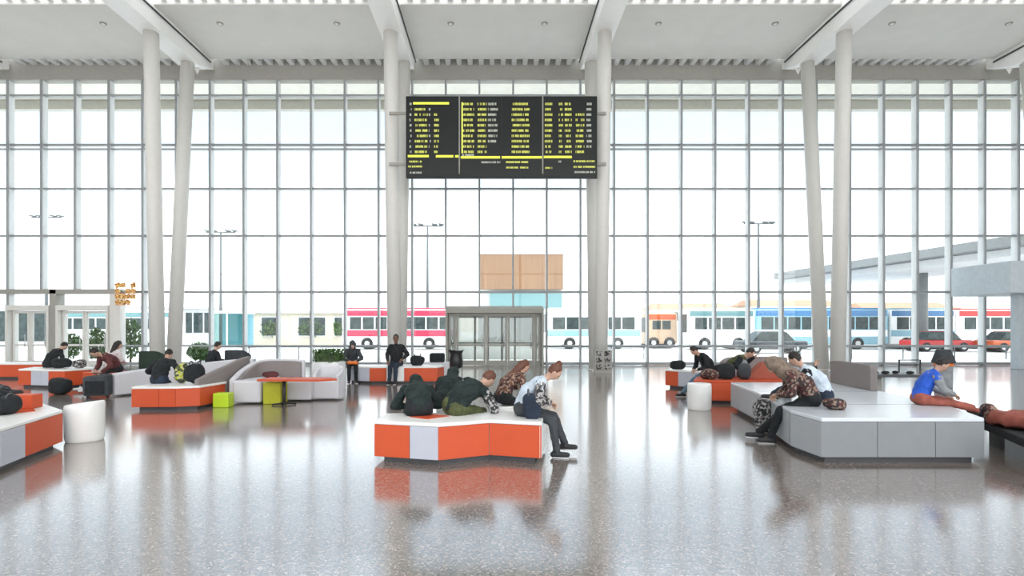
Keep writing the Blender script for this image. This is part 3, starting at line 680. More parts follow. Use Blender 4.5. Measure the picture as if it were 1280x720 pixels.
# ================================================================== OUTSIDE
def coach(x, y, L, lower, band, roofm, label, rz=0, H=3.25, stripe=None, group='buses parked outside'):
    r = root('parked_bus', (x, y, 0), label, 'bus', group, rz=rz)
    W = 2.5
    m = MB(); m.bb(-L/2, L/2, -W/2, W/2, .35, H-.12, lower)
    m.fin('body', r, .14, 4)
    MB().bb(-L/2+.25, L/2-.25, -W/2+.12, W/2-.12, H-.2, H, roofm).fin('roof', r, .06, 3)
    if stripe: MB().bb(-L/2+.1, L/2-.1, -W/2-.012, W/2+.012, 1.0, 1.5, stripe).fin('stripe', r)
    MB().bb(-L/2+.15, L/2-.15, -W/2-.014, W/2+.014, H-.65, H-.22, band).fin('upper_band', r)
    n = max(2, int((L-1.2)/.95)); ww = (L-1.0)/n
    for k in range(n):
        a = -L/2+.5+ww*k
        MB().bb(a+.05, a+ww-.05, -W/2-.02, W/2+.02, 1.55, H-.72, M['busglass']).fin('side_window', r, .03)
    MB().bb(-L/2-.02, -L/2+.2, -W/2+.2, W/2-.2, 1.3, H-.45, M['busglass']).fin('windscreen', r, .05)
    w_ = MB().tube((0, -W/2-.02, 0), (0, W/2+.02, 0), .46, .46, M['tyre'], 24)
    w_.tube((0, -W/2-.03, 0), (0, W/2+.03, 0), .2, .2, M['hubcap'], 16)
    wo_ = w_.fin('wheel', r); wo_.location = (-L/2+min(1.9, L*.25), 0, .46)
    w2 = wo_.copy(); COL.objects.link(w2); w2.location = (L/2-min(2.4, L*.25), 0, .46)
    return r
BW = M['buswhite']
coach(-7.6, 45, 9.0, BW, M['buspink'], M['buspink'], 'white coach with a pink roof band and pink stripe', stripe=M['buspink'])
coach(7.6, 45.5, 7.6, BW, BW, BW, 'white bus with a pale blue skirt stripe right of the entrance doors', stripe=M['buspale'])
coach(13.4, 47, 2.6, M['buscream'], M['orangepaint'], BW, 'cream minibus with an orange roof band', H=3.0)
coach(17.3, 44.5, 5.2, BW, M['busteal'], BW, 'short white bus with a teal band', H=3.2)
coach(25.3, 45, 10.5, M['buspale'], M['busblue'], M['busblue'], 'light blue bus with a deep blue roof band', stripe=BW)
coach(33.6, 45.5, 5.2, BW, M['busblue'], M['buspale'], 'white and blue bus parked under the raised canopy', stripe=M['buspale'])
coach(41.5, 46, 9.5, BW, M['redpaint'], M['redpaint'], 'white bus with a red roof line next to the canopy pillar')
coach(-33.5, 50, 10, BW, M['busteal'], BW, 'white bus with teal band seen through the end doors')
def car(x, y, rz, mt, label):
    r = root('parked_car', (x, y, 0), label, 'car', rz=rz)
    MB().bb(-2.1, 2.1, -.85, .85, .28, .82, mt).fin('body', r, .16, 4)
    m = MB(); m._add([(-1.5, -.75, .8), (1.3, -.75, .8), (.8, -.62, 1.4), (-.9, -.62, 1.4), (-1.5, .75, .8), (1.3, .75, .8), (.8, .62, 1.4), (-.9, .62, 1.4)],
                     [(0, 1, 2, 3), (5, 4, 7, 6), (3, 2, 6, 7), (1, 5, 6, 2), (4, 0, 3, 7), (0, 4, 5, 1)], M['busglass']); m.fin('cabin_glass', r, .05)
    MB().bb(-.8, .7, -.6, .6, 1.38, 1.44, mt).fin('roof', r, .03)
    w0 = MB().tube((0, -.88, 0), (0, .88, 0), .32, .32, M['tyre'], 20).tube((0, -.89, 0), (0, .89, 0), .17, .17, M['hubcap'], 12).fin('wheel', r); w0.location = (-1.3, 0, .32)
    w1 = w0.copy(); COL.objects.link(w1); w1.location = (1.3, 0, .32)
car(18.0, 37, 0, M['darkpaint'], 'dark grey car parked in front of the blue bus')
car(31.3, 40, 0, M['redpaint'], 'red car parked before the white and blue bus')
car(35.8, 39, 0, M['orangepaint'], 'orange car parked near the canopy pillar')
def mast(x, y, h, label):
    r = root('lighting_mast', (x, y, 0), label, 'light pole', 'tall lighting masts outside')
    MB().tube((0, 0, 0), (0, 0, h), .16, .09, M['mast'], 12).fin('pole', r)
    MB().bb(-1.4, 1.4, -.05, .05, h-.12, h, M['mast']).fin('crossbar', r)
    for x_ in (-1.3, -.65, .65, 1.3): MB().box((x_, 0, h+.08), (.5, .4, .12), M['mast'], ry=.15).fin('lamp_head', r, .02)
mast(-6.63, 53, 11.4, 'lighting mast with a crossbar of lamps nearest the timber clad building')
mast(-26.2, 53, 10.8, 'lighting mast rising behind the sloping column pair')
mast(-42.7, 53, 12.2, 'lighting mast above the end doors')
mast(24.7, 53, 11.6, 'lighting mast behind the light blue bus')
# buildings
r = root('distant_building', (4.5, 75, 0), 'tall white building with a large timber clad panel', 'building')
MB().bb(-7, 7, -2, 8, 0, 19.5, M['bldwhite']).fin('tower', r)
MB().bb(-6.8, 3.9, -3, -2, 6.7, 11.2, M['wood']).fin('timber_panel', r)
MB().bb(-7, 4.1, -3.1, -2, 11.2, 11.6, M['bldwhite']).fin('cornice', r)
MB().bb(-5.5, 3.8, -2.6, -2, 4.3, 6.4, M['busteal']).fin('window_band', r)
r = root('low_building', (-17.2, 50, 0), 'low cream building with planted dark windows', 'building')
MB().bb(-4.6, 4.2, 0, 5, 0, 3.0, M['bldcream']).fin('wall', r)
MB().bb(-4.9, 4.5, -.3, 5.2, 3.0, 3.2, M['bldwhite']).fin('roof', r)
for x0, x1 in ((-3.9, -2.2), (-.6, 1.9), (2.6, 3.4)):
    f = MB().bb(x0, x1, -.06, .02, .9, 2.7, M['bldwhite']).fin('window_frame', r); MB().bb(x0+.08, x1-.08, -.1, -.05, 1.0, 2.6, M['busglass']).fin('window_pane', f)
    m = MB(); leaves(m, 160, ((x0+x1)/2, -.35, 1.6), ((x1-x0)/2, .2, .75), M['leaf'], .22); m.fin('climbing_plant', r)
r = root('glass_kiosk', (-22.0, 46.5, 0), 'pale teal glass kiosk beside the low cream building', 'kiosk')
m = MB()
for x in (-1.3, 0, 1.3): m.bb(x-.05, x+.05, -1, -.9, 0, 2.9, M['buswhite'])
m.bb(-1.4, 1.4, -1.05, 1.05, 2.85, 3.05, M['buswhite']); m.bb(-1.4, 1.4, -1.05, 1.05, 0, .15, M['buswhite']); m.bb(-1.3, 1.3, .9, 1, 0, 2.9, M['buspale']); m.fin('frame', r)
MB().bb(-1.25, 1.25, -.96, -.94, .15, 2.85, M['tealglass']).fin('glass_pane', r)
r = root('office_building', (-31.5, 56, 0), 'dark glazed office building behind the sloping columns', 'building')
MB().bb(-3.4, 3.4, 0, 6, 0, 3.6, M['bldwhite']).fin('wall', r)
for k in range(6): MB().bb(-3.2+1.08*k, -2.3+1.08*k, -.06, .02, 1.2, 3.2, M['busglass']).fin('window_pane', r)
MB().bb(-3.6, 3.6, -.3, 6.2, 3.6, 3.8, M['bldwhite']).fin('roof', r)
r = root('terminal_wing', (-46.5, 54, 0), 'dark glazed terminal wing beyond the end doors', 'building')
MB().bb(-9, 8.5, 0, 6, 0, 4.0, M['bldwhite']).fin('wall', r)
for k in range(10): MB().bb(-8.6+1.7*k, -7.3+1.7*k, -.06, .02, .4, 3.3, M['busglass']).fin('window_pane', r)
for k, (x0, x1, h) in enumerate(((31, 47, 6.9), (50, 69, 7.6), (73, 92, 7.0))):
    r = root('distant_house', ((x0+x1)/2, 112, 0), ['low cream house with a rust roof, nearest the right columns, beyond the buses', 'wider cream house with a rust roof beyond the light blue bus', 'cream house with a rust roof seen under the raised canopy'][k], 'building')
    q = (x1-x0)/2; MB().bb(-q, q, 0, 8, 0, h-1.2, M['bldcream']).fin('wall', r)
    m = MB(); m._add([(-q-.4, -.5, h-1.3), (q+.4, -.5, h-1.3), (q+.4, 8.5, h-1.3), (-q-.4, 8.5, h-1.3), (-q+1, 4, h), (q-1, 4, h)], [(0, 1, 5, 4), (2, 3, 4, 5), (1, 2, 5), (3, 0, 4), (3, 2, 1, 0)], M['roofrust']); m.fin('roof', r)
    for j in range(5): MB().bb(-q+1.2+j*q*.38, -q+2.6+j*q*.38, -.06, .02, 3.2, 4.9, M['busglass']).fin('window_pane', r)
r = root('entrance_porch', (-.13, 26.6, 0), 'grey glazed porch standing outside the middle entrance doors', 'porch')
MB().bb(-2.15, 2.15, -1.7, 1.7, 2.42, 2.62, M['header']).fin('roof', r, .02)
m = MB()
for x in (-2.05, -1.0, -.35, .35, 1.0, 2.05): m.bb(x-.05, x+.05, 1.5, 1.6, 0, 2.42, M['header'])
for x in (-2.05, 2.05): m.bb(x-.05, x+.05, -1.6, -1.5, 0, 2.42, M['header']); m.bb(x-.04, x+.04, -1.5, 1.5, .85, .93, M['header'])
m.bb(-2.05, 2.05, 1.52, 1.58, .85, .93, M['header']); m.bb(-2.05, 2.05, 1.5, 1.6, 2.15, 2.42, M['header']); m.fin('frame', r)
for x in (-2.05, 2.05): MB().bb(x-.01, x+.01, -1.5, 1.5, .05, 2.4, M['smoke']).fin('glass_pane', r)
MB().bb(-2.0, 2.0, 1.54, 1.56, .05, 2.15, M['smoke']).fin('glass_pane', r)
# raised canopy at the right
r = root('raised_canopy', (31.5, 42, 0), 'long grey raised canopy running over the parked buses', 'canopy')
A0, A1 = (26.6, 54), (29.4, 31.5)
MB().prism([(A1[0]-31.5, A1[1]-42), (A1[0]-31.5+9, A1[1]-42), (A0[0]-31.5+9, A0[1]-42), (A0[0]-31.5, A0[1]-42)], 6.35, 6.95, M['canopy']).fin('deck', r, .04)
MB().prism([(A1[0]-31.5+.8, A1[1]-42), (A1[0]-31.5+8, A1[1]-42), (A0[0]-31.5+8, A0[1]-42), (A0[0]-31.5+.8, A0[1]-42)], 5.85, 6.33, M['bldwhite']).fin('lower_beam', r, .04)
for t in (.1, .5, .9):
    x = A1[0]+(A0[0]-A1[0])*t-31.5+4.5; y_ = A1[1]+(A0[1]-A1[1])*t-42
    MB().tube((x, y_, 0), (x, y_, 5.85), .3, .3, M['canopy'], 20).fin('pillar', r)
# rail outside along the front, shrubs
for k, (x0, x1) in enumerate(((-16, -2.6), (2.4, 16), (16.2, 30))):
    r = root('guard_rail', ((x0+x1)/2, 30, 0), ['grey guard rail outside, left of the entrance doors', 'grey guard rail outside, right of the entrance doors', 'grey guard rail outside, by the raised canopy'][k], 'railing')
    L = x1-x0; MB().tube((-L/2, 0, .62), (L/2, 0, .62), .035, .035, M['mast'], 10).fin('top_rail', r)
    for q in range(6): MB().tube((-L/2+L*q/5, 0, -.02), (-L/2+L*q/5, 0, .62), .03, .03, M['mast'], 8).fin('post', r)
def shrub(x, y, h, w_, label):
    r = root('shrub', (x, y, -.02), label, 'plant')
    MB().tube((0, 0, 0), (0, 0, h*.5), .05, .03, M['hairbrown'], 8).fin('stem', r)
    m = MB(); leaves(m, 900, (0, 0, h*.55), (w_, w_, h*.48), M['leaf'], .14); m.fin('foliage', r)
shrub(-19.5, 27.3, 1.6, .6, 'green shrub outside behind the thick door post')
shrub(-17.7, 27.0, 2.1, .5, 'tall green shrub outside the white framed door beside the post')
shrub(-14.6, 27.5, .9, .6, 'low green shrub outside below the orange sign')
shrub(-21.5, 28, 1.4, .7, 'green shrub outside the end double door')

# ================================================================== PEOPLE
def dirv(pitch, roll=0):
    p, q = math.radians(pitch), math.radians(roll)
    v = Vector((0, math.sin(p), math.cos(p)))
    return (Matrix.Rotation(q, 3, 'Y') @ v).normalized()
def ik(a, t, l1, l2, hint):
    a, t = Vector(a), Vector(t); d = t-a; L = min(d.length, (l1+l2)*.995); d.normalize(); t = a+d*L
    x = (l1*l1-l2*l2+L*L)/(2*L); h = math.sqrt(max(0, l1*l1-x*x))
    hv = Vector(hint); hv = (hv-d*hv.dot(d)).normalized()
    return a+d*x+hv*h, t
def person(label, loc, rz, cat='person', seat=.46, pitch=25, roll=0, hp=None, hroll=None, hands=((-.12, .38, .72), (.12, .38, .72)), feet=((-.12, .48, 0), (.12, .5, 0)),
           jacket='blackcloth', trousers='blackcloth', shoes='shoe', skin='skin', hair='hairdark', hood=False, scarf=None, bun=False, long=False, s=1., detail=False, knee=(0, .3, 1), seed=0, sleeves=None, bag=None, footdir=None):
    r_ = root('person', loc, label, 'person', rz=rz)
    SK, JK, TR = M[skin], M[jacket], M[trousers]
    P = Vector((0, 0, seat+.10)); hp = pitch*1.2 if hp is None else hp; hroll = roll if hroll is None else hroll
    d1 = dirv(pitch*.55, roll*.7); d2 = dirv(pitch*1.35, roll*1.2); d3 = dirv(hp, hroll)
    mid = P+d1*.24*s; neck = mid+d2*.27*s; u = (Matrix.Rotation(math.radians(roll), 3, 'Y') @ Vector((1, 0, 0)))
    sh = [neck-d2*.05*s-u*.17*s, neck-d2*.05*s+u*.17*s]
    hc = neck+d2*.03*s+d3*.16*s
    fw = d3.cross(Vector((1, 0, 0)) if abs(d3.x) < .9 else Vector((0, 0, 1))); fw = -(fw) if fw.y*math.cos(math.radians(hp))-fw.z*math.sin(math.radians(hp)) < 0 else fw
    fw.normalize(); hu = fw.cross(d3).normalized()
    HR = Matrix((hu, fw, d3)).transposed()
    b = MB()
    b.capsule(P-Vector((0, .0, .0)), mid, .10*s, .10*s, SK, u, 1.25); b.capsule(mid, neck-d2*.08*s, .10*s, .10*s, SK, u, 1.35)
    b.capsule(neck-d2*.04, hc-d3*.05*s, .05*s, .047*s, SK)
    b.ell(hc, (.074*s, .092*s, .112*s), SK, HR); b.ell(hc-d3*.055*s+fw*.025*s, (.055*s, .062*s, .06*s), SK, HR)
    b.capsule(hc+fw*.085*s+d3*.02*s, hc+fw*.103*s-d3*.02*s, .011*s, .015*s, SK, n=8)
    for q in (-1, 1): b.ell(hc+hu*.074*s*q-d3*.005, (.013*s, .02*s, .03*s), SK, HR, 10)
    arms = []; legs = []
    for i, q in enumerate((-1, 1)):
        if hands[i] is None: arms.append(None); continue
        e, t = ik(sh[i], hands[i], .27*s, .25*s, (q*.8, -.4, -.7)); arms.append((e, t))
        b.capsule(sh[i], e, .043*s, .036*s, SK); b.capsule(e, t, .036*s, .025*s, SK)
        fd = (t-e).normalized(); b.capsule(t, t+fd*.075*s, .024*s, .022*s, SK, Vector((1, 0, 0)), 1.6)
    for i, q in enumerate((-1, 1)):
        hip = P+Vector((q*.09*s, .0, -.02)); an = Vector(feet[i])+Vector((0, 0, .09))
        kx = Vector(knee); k, a = ik(hip, an, .43*s, .41*s, kx); legs.append((hip, k, a))
        b.capsule(hip, k, .07*s, .048*s, SK); b.capsule(k, a, .045*s, .034*s, SK)
    bo = b.fin('body', r_); fuse(bo, .011, 3)
    # fingers, eyes and mouth belong to the same body mesh
    x = MB(); x.mi(SK)
    for i, q in enumerate((-1, 1)):
        if not arms[i]: continue
        e, t = arms[i]; fd = (t-e).normalized(); side = fd.cross(Vector((0, 0, 1))); side = side.normalized() if side.length > .1 else Vector((1, 0, 0))
        dn = side.cross(fd).normalized(); dn = -dn if dn.z > 0 else dn
        k0 = t+fd*.085*s
        for f_, ln in ((-1.5, .062), (-.5, .074), (.5, .070), (1.5, .055)):
            a0 = k0+side*f_*.019*s; a1 = a0+(fd*.8+dn*.5).normalized()*ln*.55*s; a2 = a1+(fd*.3+dn*.9).normalized()*ln*.5*s
            x.capsule(a0-fd*.02, a1, .009*s, .008*s, SK, n=8); x.capsule(a1, a2, .008*s, .0065*s, SK, n=8)
        a0 = t+fd*.03*s-side*q*.028*s; x.capsule(a0, a0+(fd*.6-side*q*.6+dn*.3)*.05*s, .011*s, .0085*s, SK, n=8)
    for q in (-1, 1): x.ell(hc+hu*.03*s*q+fw*.083*s+d3*.012*s, (.012*s, .008*s, .007*s), M['eye'], HR, 8)
    x.ell(hc+fw*.088*s-d3*.058*s, (.022*s, .008*s, .006*s), M['lip'], HR, 8)
    bmesh.ops.recalc_face_normals(x.bm, faces=x.bm.faces)
    tm = bpy.data.meshes.new('t'); x.bm.to_mesh(tm); x.bm.free()
    bm = bmesh.new(); bm.from_mesh(bo.data); bm.from_mesh(tm); bm.to_mesh(bo.data); bm.free(); bpy.data.meshes.remove(tm)
    for m_ in x.mats[1:]: bo.data.materials.append(m_)
    # jacket
    j = MB()
    j.capsule(P+Vector((0, 0, .02)), mid, .135*s, .132*s, JK, u, 1.30); j.capsule(mid, neck-d2*.09*s, .135*s, .115*s, JK, u, 1.42)
    j.capsule(neck-d2*.05*s, neck+d2*.01*s, .075*s, .062*s, JK)
    for i in (0, 1):
        j.capsule(sh[i]-u*(-1, 1)[i]*.0, sh[i].lerp(neck, .3), .072*s, .07*s, JK)
        if arms[i]:
            e, t = arms[i]
            if not sleeves: j.capsule(sh[i], e, .07*s, .058*s, JK); j.capsule(e, e.lerp(t, .95), .058*s, .042*s, JK)
            else: j.capsule(sh[i], sh[i].lerp(e, .3), .07*s, .066*s, JK)
    if hood:
        j.ell(hc-fw*.03*s+d3*.01*s, (.105*s, .112*s, .135*s), JK, HR); j.capsule(neck-d2*.03*s, hc-fw*.05*s, .09*s, .1*s, JK)
    jo = j.fin('jacket', r_); fuse(jo, .014, 3, .018*s, .07, seed)
    if sleeves:
        j = MB()
        for i in (0, 1):
            if arms[i]: e, t = arms[i]; j.capsule(sh[i].lerp(e, .1), e, .076*s, .064*s, M[sleeves]); j.capsule(e, e.lerp(t, .95), .064*s, .045*s, M[sleeves])
        fuse(j.fin('sleeves', r_), .014, 3, .016*s, .06, seed+2)
    if hood: pass
    elif scarf:
        h = MB(); h.ell(hc-fw*.02*s+d3*.01*s, (.10*s, .105*s, .13*s), M[scarf], HR); h.capsule(neck+d2*.02*s, hc-fw*.04*s, .12*s, .1*s, M[scarf])
        h.capsule(neck-d2*.10*s, neck, .135*s, .1*s, M[scarf], u, 1.3)
        fuse(h.fin('headscarf', r_), .012, 3, .015*s, .06, seed+1)
    else:
        h = MB(); h.ell(hc-fw*.022*s+d3*.022*s, (.083*s, .09*s, .108*s), M[hair], HR)
        if bun: h.ell(hc-fw*.06*s+d3*.12*s, (.05*s, .05*s, .045*s), M[hair], HR)
        if long: h.capsule(hc-fw*.06*s, neck-fw*.07*s-d2*.1*s, .075*s, .05*s, M[hair], hu, 1.3)
        fuse(h.fin('hair', r_), .01, 2, .006, .03, seed+1)
    t_ = MB(); t_.capsule(P-u*.06, P+u*.06, .135*s, .135*s, TR)
    for hip, k, a in legs: t_.capsule(hip, k, .092*s, .068*s, TR); t_.capsule(k, a.lerp(k, .04), .066*s, .052*s, TR)
    fuse(t_.fin('trousers', r_), .014, 3, .012*s, .08, seed+5)
    for (hip, k, a), f_ in zip(legs, feet):
        fo = Vector((a.x-hip.x*.6, a.y-hip.y, 0)); fo = Vector(footdir) if footdir else fo; fo.z = 0; fo.normalize()
        h0 = Vector((a.x, a.y, a.z-.045)); sd = Vector((fo.y, -fo.x, 0))
        q = MB(); q.capsule(h0-fo*.04, h0+fo*.15*s, .045*s, .036*s, M[shoes], sd, 1.05); q.capsule(h0, h0+Vector((0, 0, .05)), .046*s, .044*s, M[shoes])
        so = q.fin('shoe', r_); fuse(so, .01, 2)
        MB().capsule(h0-fo*.04-Vector((0, 0, .036)), h0+fo*.16*s-Vector((0, 0, .036)), .009, .009, M['shoewhite'] if shoes == 'shoe' and seed % 2 else M['kick'], sd, 4.2).fin('shoe_sole', so)
    return r_
R_ = math.radians
PP = dict(
)
# centre bench group
person('person in a dark hooded coat bent double above the grey panel of the centre bench', (-1.0, 7.12, 0), R_(12), seat=.49, pitch=64, hp=74, hood=True, jacket='darkgreen', trousers='blackcloth',
       hands=((-.1, .4, .56), (.1, .4, .56)), feet=((-.13, .42, 0), (.13, .45, 0)), seed=1, s=0.95)
person('person in a hooded coat behind the two bent figures on the centre bench', (-.76, 8.25, 0), R_(-8), seat=.49, pitch=56, hp=66, hood=True, jacket='darkgreen', trousers='blackcloth',
       hands=((-.1, .5, .7), (.1, .5, .7)), feet=((-.12, .62, 0), (.12, .6, 0)), seed=2, s=0.86)
person('person with brown hair, big dark jacket and olive trousers leaning over on the centre bench', (-.55, 7.2, 0), R_(-40), seat=.49, pitch=57, roll=20, hp=58, jacket='darkgreen', trousers='olive', sleeves='bwprint', hair='hairbrown',
       hands=((-.1, .5, .68), (.16, .48, .7)), feet=((-.13, .42, 0), (.12, .45, 0)), seed=3, s=.98)
person('person in a pale blue jacket, legs hanging off the end of the centre bench', (.33, 7.12, 0), R_(-97), seat=.49, pitch=36, hp=55, jacket='paleblue', trousers='charcoal', hair='hairbrown', bun=True, sleeves='bwprint',
       hands=((-.1, .33, .66), (.1, .33, .68)), feet=((-.1, .52, .05), (.14, .42, 0)), seed=5, s=0.9, footdir=(0.1, 1, 0))
person('person in a brown patterned coat sitting behind the others on the centre bench', (.08, 8.35, 0), R_(-60), seat=.49, pitch=40, hp=45, jacket='brownprint', trousers='blackcloth', hair='hairbrown', long=True,
       hands=((-.1, .33, .7), (.1, .33, .7)), feet=((-.1, .45, 0), (.1, .42, 0)), seed=6, s=0.85)
# left bench
person('person in a plain black coat sitting back towards us on the orange wing bench', (-7.0, 11.58, 0), R_(3), seat=.45, pitch=34, hp=45, jacket='blackcloth', trousers='navy', hands=((-.2, .32, .6), (.2, .32, .6)), feet=((-.12, .72, .0), (.12, .7, 0)), seed=7, s=0.92)
person('person with dark hair in a black coat on the curved white sofa', (-7.8, 15.15, 0), R_(-35), seat=.42, pitch=18, hp=30, jacket='blackcloth', trousers='blackcloth', hands=((-.12, .3, .75), (.12, .3, .75)), feet=((-.12, .6, 0), (.12, .62, 0)), seed=8, s=0.95)
person('person in a grey hooded jacket holding an orange bag on the white bench end', (-4.35, 16.78, 0), R_(195), seat=.49, pitch=34, hp=42, hood=True, jacket='charcoal', trousers='blackcloth', hands=((-.1, .38, .66), (.1, .38, .66)), feet=((-.1, .4, 0), (.1, .42, 0)), s=0.95, seed=9)
person('person in a long black coat with a pale strap, facing us on the white bench', (-3.0, 16.62, 0), R_(178), seat=.49, pitch=6, hp=12, jacket='blackcloth', trousers='navy', skin='skindark', hands=((-.22, .2, .72), (.18, .34, .66)), feet=((-.07, .52, 0), (.09, .56, 0)), seed=11, s=1.04)
person('person in black bent over bags on the bench before the end doors', (-12.75, 15.9, 0), R_(-25), seat=.49, pitch=34, hp=50, jacket='blackcloth', trousers='blackcloth', hands=((-.1, .38, .66), (.1, .38, .66)), feet=((-.1, .5, .0), (.1, .5, 0)), s=0.95, seed=12)
person('person in a dark red jacket slouching forward, white shoes stretched out over a bag', (-9.95, 14.62, 0), R_(150), seat=.46, pitch=44, hp=65, jacket='maroon', trousers='blackcloth', shoes='shoewhite', hands=((-.2, .45, .5), (.1, .45, .55)), feet=((-.05, .75, 0), (.18, .8, 0)), seed=13)
person('person with dark hair in a plaid shirt on the bench before the left columns', (-10.38, 15.0, 0), R_(-20), seat=.46, pitch=18, hp=30, jacket='plaid', trousers='greycloth', hair='hairdark', long=True, hands=((-.12, .3, .7), (.12, .3, .7)), feet=((-.1, .45, 0), (.1, .45, 0)), s=0.93, seed=14)
# right cluster
person('person in a black jacket and blue jeans, one leg hanging beside the white pouf', (4.98, 13.15, 0), R_(100), seat=.49, pitch=32, hp=60, jacket='blackcloth', trousers='jeans', hands=((-.1, .35, .65), (.1, .35, .65)), feet=((-.15, .45, 0), (.12, .62, 0)), seed=15, s=0.95)
person('person in a grey-green jacket stretching one black sleeve out among piled clothes', (5.35, 12.95, 0), R_(-120), seat=.49, pitch=40, hp=55, roll=-8, jacket='olive', trousers='greycloth', sleeves='blackcloth', hands=((-.35, .5, .95), (.15, .35, .65)), feet=((-.1, .48, .42), (.1, .5, .42)), s=0.95, seed=16)
person('person in a brown headscarf and black trousers on the edge of the big grey bench', (4.33, 7.75, 0), R_(72), seat=.53, pitch=42, hp=58, jacket='redprint', trousers='blackcloth', scarf='brownscarf', hands=((-.08, .42, .68), (.1, .4, .66)), feet=((-.12, .52, 0), (.1, .68, 0)), seed=17, s=0.97)
person('person with black hair, pale shirt and raised hand on the big grey bench', (4.78, 8.2, 0), R_(60), seat=.53, pitch=34, hp=45, jacket='paleblue', trousers='navy', sleeves='blackcloth', hair='hairdark', hands=((-.05, .36, .75), (.28, .12, 1.02)), feet=((-.1, .66, .53), (.1, .5, .53)), seed=19, s=0.93)
person('person in a bright blue jacket and rust red trousers with legs stretched out', (5.93, 7.85, 0), R_(-106), seat=.53, pitch=24, hp=45, jacket='blue', trousers='rustcloth', sleeves='greycloth', hair='hairdark', hands=((-.1, .35, .68), (.1, .35, .7)), feet=((-.08, .80, .40), (.12, .82, .36)), seed=20, s=0.78)

# ================================================================== BAGS AND SMALL THINGS
def lump(name, label, cat, loc, rad, mt, seed=0, rz=0, disp=.05, flat=True, extra=None, group=None):
    m = MB(); m.ell((0, 0, rad[2]), rad, M[mt], n=28)
    for v in m.bm.verts:
        for ax in range(3):
            c_ = v.co[ax]-(rad[2] if ax == 2 else 0); f_ = abs(c_)/rad[ax]
            v.co[ax] = math.copysign(rad[ax]*f_**.72, c_)+(rad[2] if ax == 2 else 0)
        k = max(rad)*disp*3.2
        v.co += Vector((noise.noise(v.co*5+Vector((seed, 0, 0))), noise.noise(v.co*5+Vector((0, seed, 3))), noise.noise(v.co*6+Vector((2, 0, seed)))))*k
        if v.co.z < .012: v.co.z = .0
    if extra is None:
        o = m.fin(name); prop(o, label, cat, group); o.location = loc; o.rotation_euler = (0, 0, rz); return o
    r = root(name, loc, label, cat, group, rz=rz); m.fin('body', r); extra(r, rad); return r
def straps(r, rad):
    for q in (-1, 1):
        m = MB(); pr = None
        for k in range(9):
            t = PI*k/8; p = Vector((q*rad[0]*.4, -rad[1]*math.cos(t)*.55, rad[2]*1.55+rad[2]*.75*math.sin(t)))
            if pr: m.capsule(pr, p, .012, .012, M['kick'], n=6)
            pr = p
        m.fin('carry_strap', r)
lump('backpack', 'dark backpack resting against the pale blue jacket on the centre bench', 'bag', (.42, 6.86, .5), (.11, .09, .155), 'navy', 3, extra=straps)
lump('duffel_bag', 'black duffel bag on the front orange and grey bench', 'bag', (-6.35, 7.2, .51), (.16, .2, .11), 'blackcloth', 5, .3, extra=straps)
lump('duffel_bag', 'large black bag at the frame edge on the front orange and grey bench', 'bag', (-6.95, 7.75, .51), (.3, .2, .13), 'blackcloth', 8, extra=straps)
lump('shoulder_bag', 'black and white print bag behind the black duffel bag', 'bag', (-7.3, 8.1, .51), (.2, .12, .15), 'bwprint', 2)
lump('backpack', 'large rounded black backpack with olive trim on the orange wing bench', 'bag', (-6.24, 11.55, .475), (.2, .16, .2), 'blackcloth', 9, extra=straps)
lump('tote_bag', 'yellow-green printed tote bag between the black coat and the rounded backpack', 'bag', (-6.58, 11.66, .475), (.12, .11, .2), 'yellowbag', 4)
r = root('suitcase', (-9.28, 13.0, 0), 'dark soft suitcase standing on the floor before the long white curved sofa', 'suitcase', rz=.2)
MB().prism([(-.27, -.14), (.27, -.14), (.27, .14), (-.27, .14)], .05, [.50, .56, .56, .50], M['charcoal']).fin('body', r, .06, 3)
MB().bb(-.2, .2, -.165, -.14, .1, .4, M['blackcloth']).fin('front_pocket', r, .02)
MB().tube((-.1, 0, .57), (.1, 0, .57), .015, .015, M['black'], 8).fin('handle', r)
for q in (-1, 1): MB().tube((q*.2-.02, 0, .03), (q*.2+.02, 0, .03), .03, .03, M['tyre'], 12).fin('wheel', r)
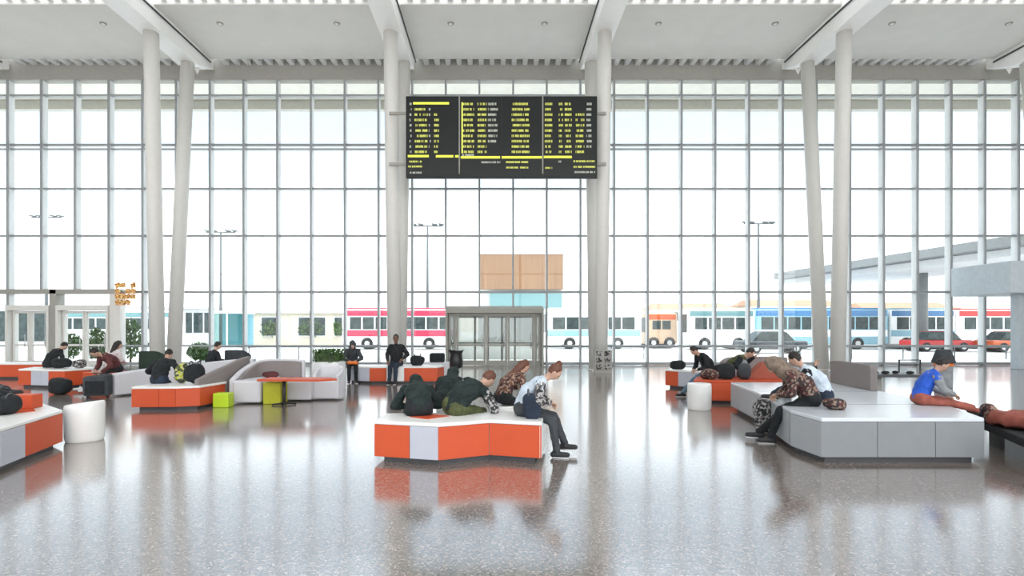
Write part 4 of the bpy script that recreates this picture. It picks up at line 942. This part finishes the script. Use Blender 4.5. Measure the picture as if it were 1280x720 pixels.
lump('shoulder_bag', 'black bag slumped by the outstretched white shoes', 'bag', (-10.7, 13.7, 0), (.24, .2, .2), 'blackcloth', 7)
lump('shoulder_bag', 'black bag on the bench beside the person in black by the end doors', 'bag', (-12.15, 15.6, .51), (.26, .16, .14), 'blackcloth', 11)
lump('shoulder_bag', 'small dark patterned bag at the end of the orange, grey and orange bench', 'bag', (-11.65, 15.6, .51), (.16, .12, .12), 'bwprint', 12)
lump('camera_bag', 'black bag next to the person with the pale strap', 'bag', (-2.4, 16.75, .51), (.22, .14, .15), 'blackcloth', 13, extra=straps)
lump('shoulder_bag', 'orange bag held on the lap of the grey hooded person', 'bag', (-4.25, 16.42, .56), (.16, .1, .05), 'orangeband', 14)
lump('handbag', 'brown bag left on the pale lounge sofa', 'bag', (-5.1, 12.6, .50), (.17, .11, .07), 'maroon', 15)
lump('shoulder_bag', 'small black bag lying on the lavender-sided bench', 'bag', (4.85, 15.1, .51), (.2, .14, .12), 'blackcloth', 16)
lump('patterned_bag', 'brown patterned bag directly behind the white pouf', 'bag', (4.62, 12.2, .51), (.2, .13, .11), 'redprint', 17)
lump('folded_coat', 'black coat heaped on the orange bench in front of the others', 'coat', (4.95, 12.2, .51), (.22, .14, .17), 'blackcloth', 18)
lump('folded_coat', 'dark blue-grey coat heaped beside the black coat', 'coat', (5.35, 12.15, .51), (.14, .12, .17), 'charcoal', 19)
lump('folded_coat', 'pale blouse draped at the end of the orange bench', 'coat', (5.5, 12.75, .51), (.2, .12, .14), 'paleblue', 21)
lump('patterned_bag', 'black and white print bag at the feet of the person in the brown headscarf', 'bag', (4.05, 8.5, .0), (.15, .12, .27), 'bwprint', 20)
lump('patterned_bag', 'red-brown print bag on the lap between the two seated people', 'bag', (4.42, 7.35, .545), (.13, .1, .07), 'redprint', 22)
lump('quilted_coat', 'rust red quilted coat spread on the black lounger', 'coat', (6.85, 7.05, .33), (.42, .5, .10), 'rustcloth', 23, rz=.3)
lump('patterned_bag', 'floral printed bag leaning at the end of the grey bench', 'bag', (6.62, 7.55, .33), (.09, .11, .13), 'redprint', 24)
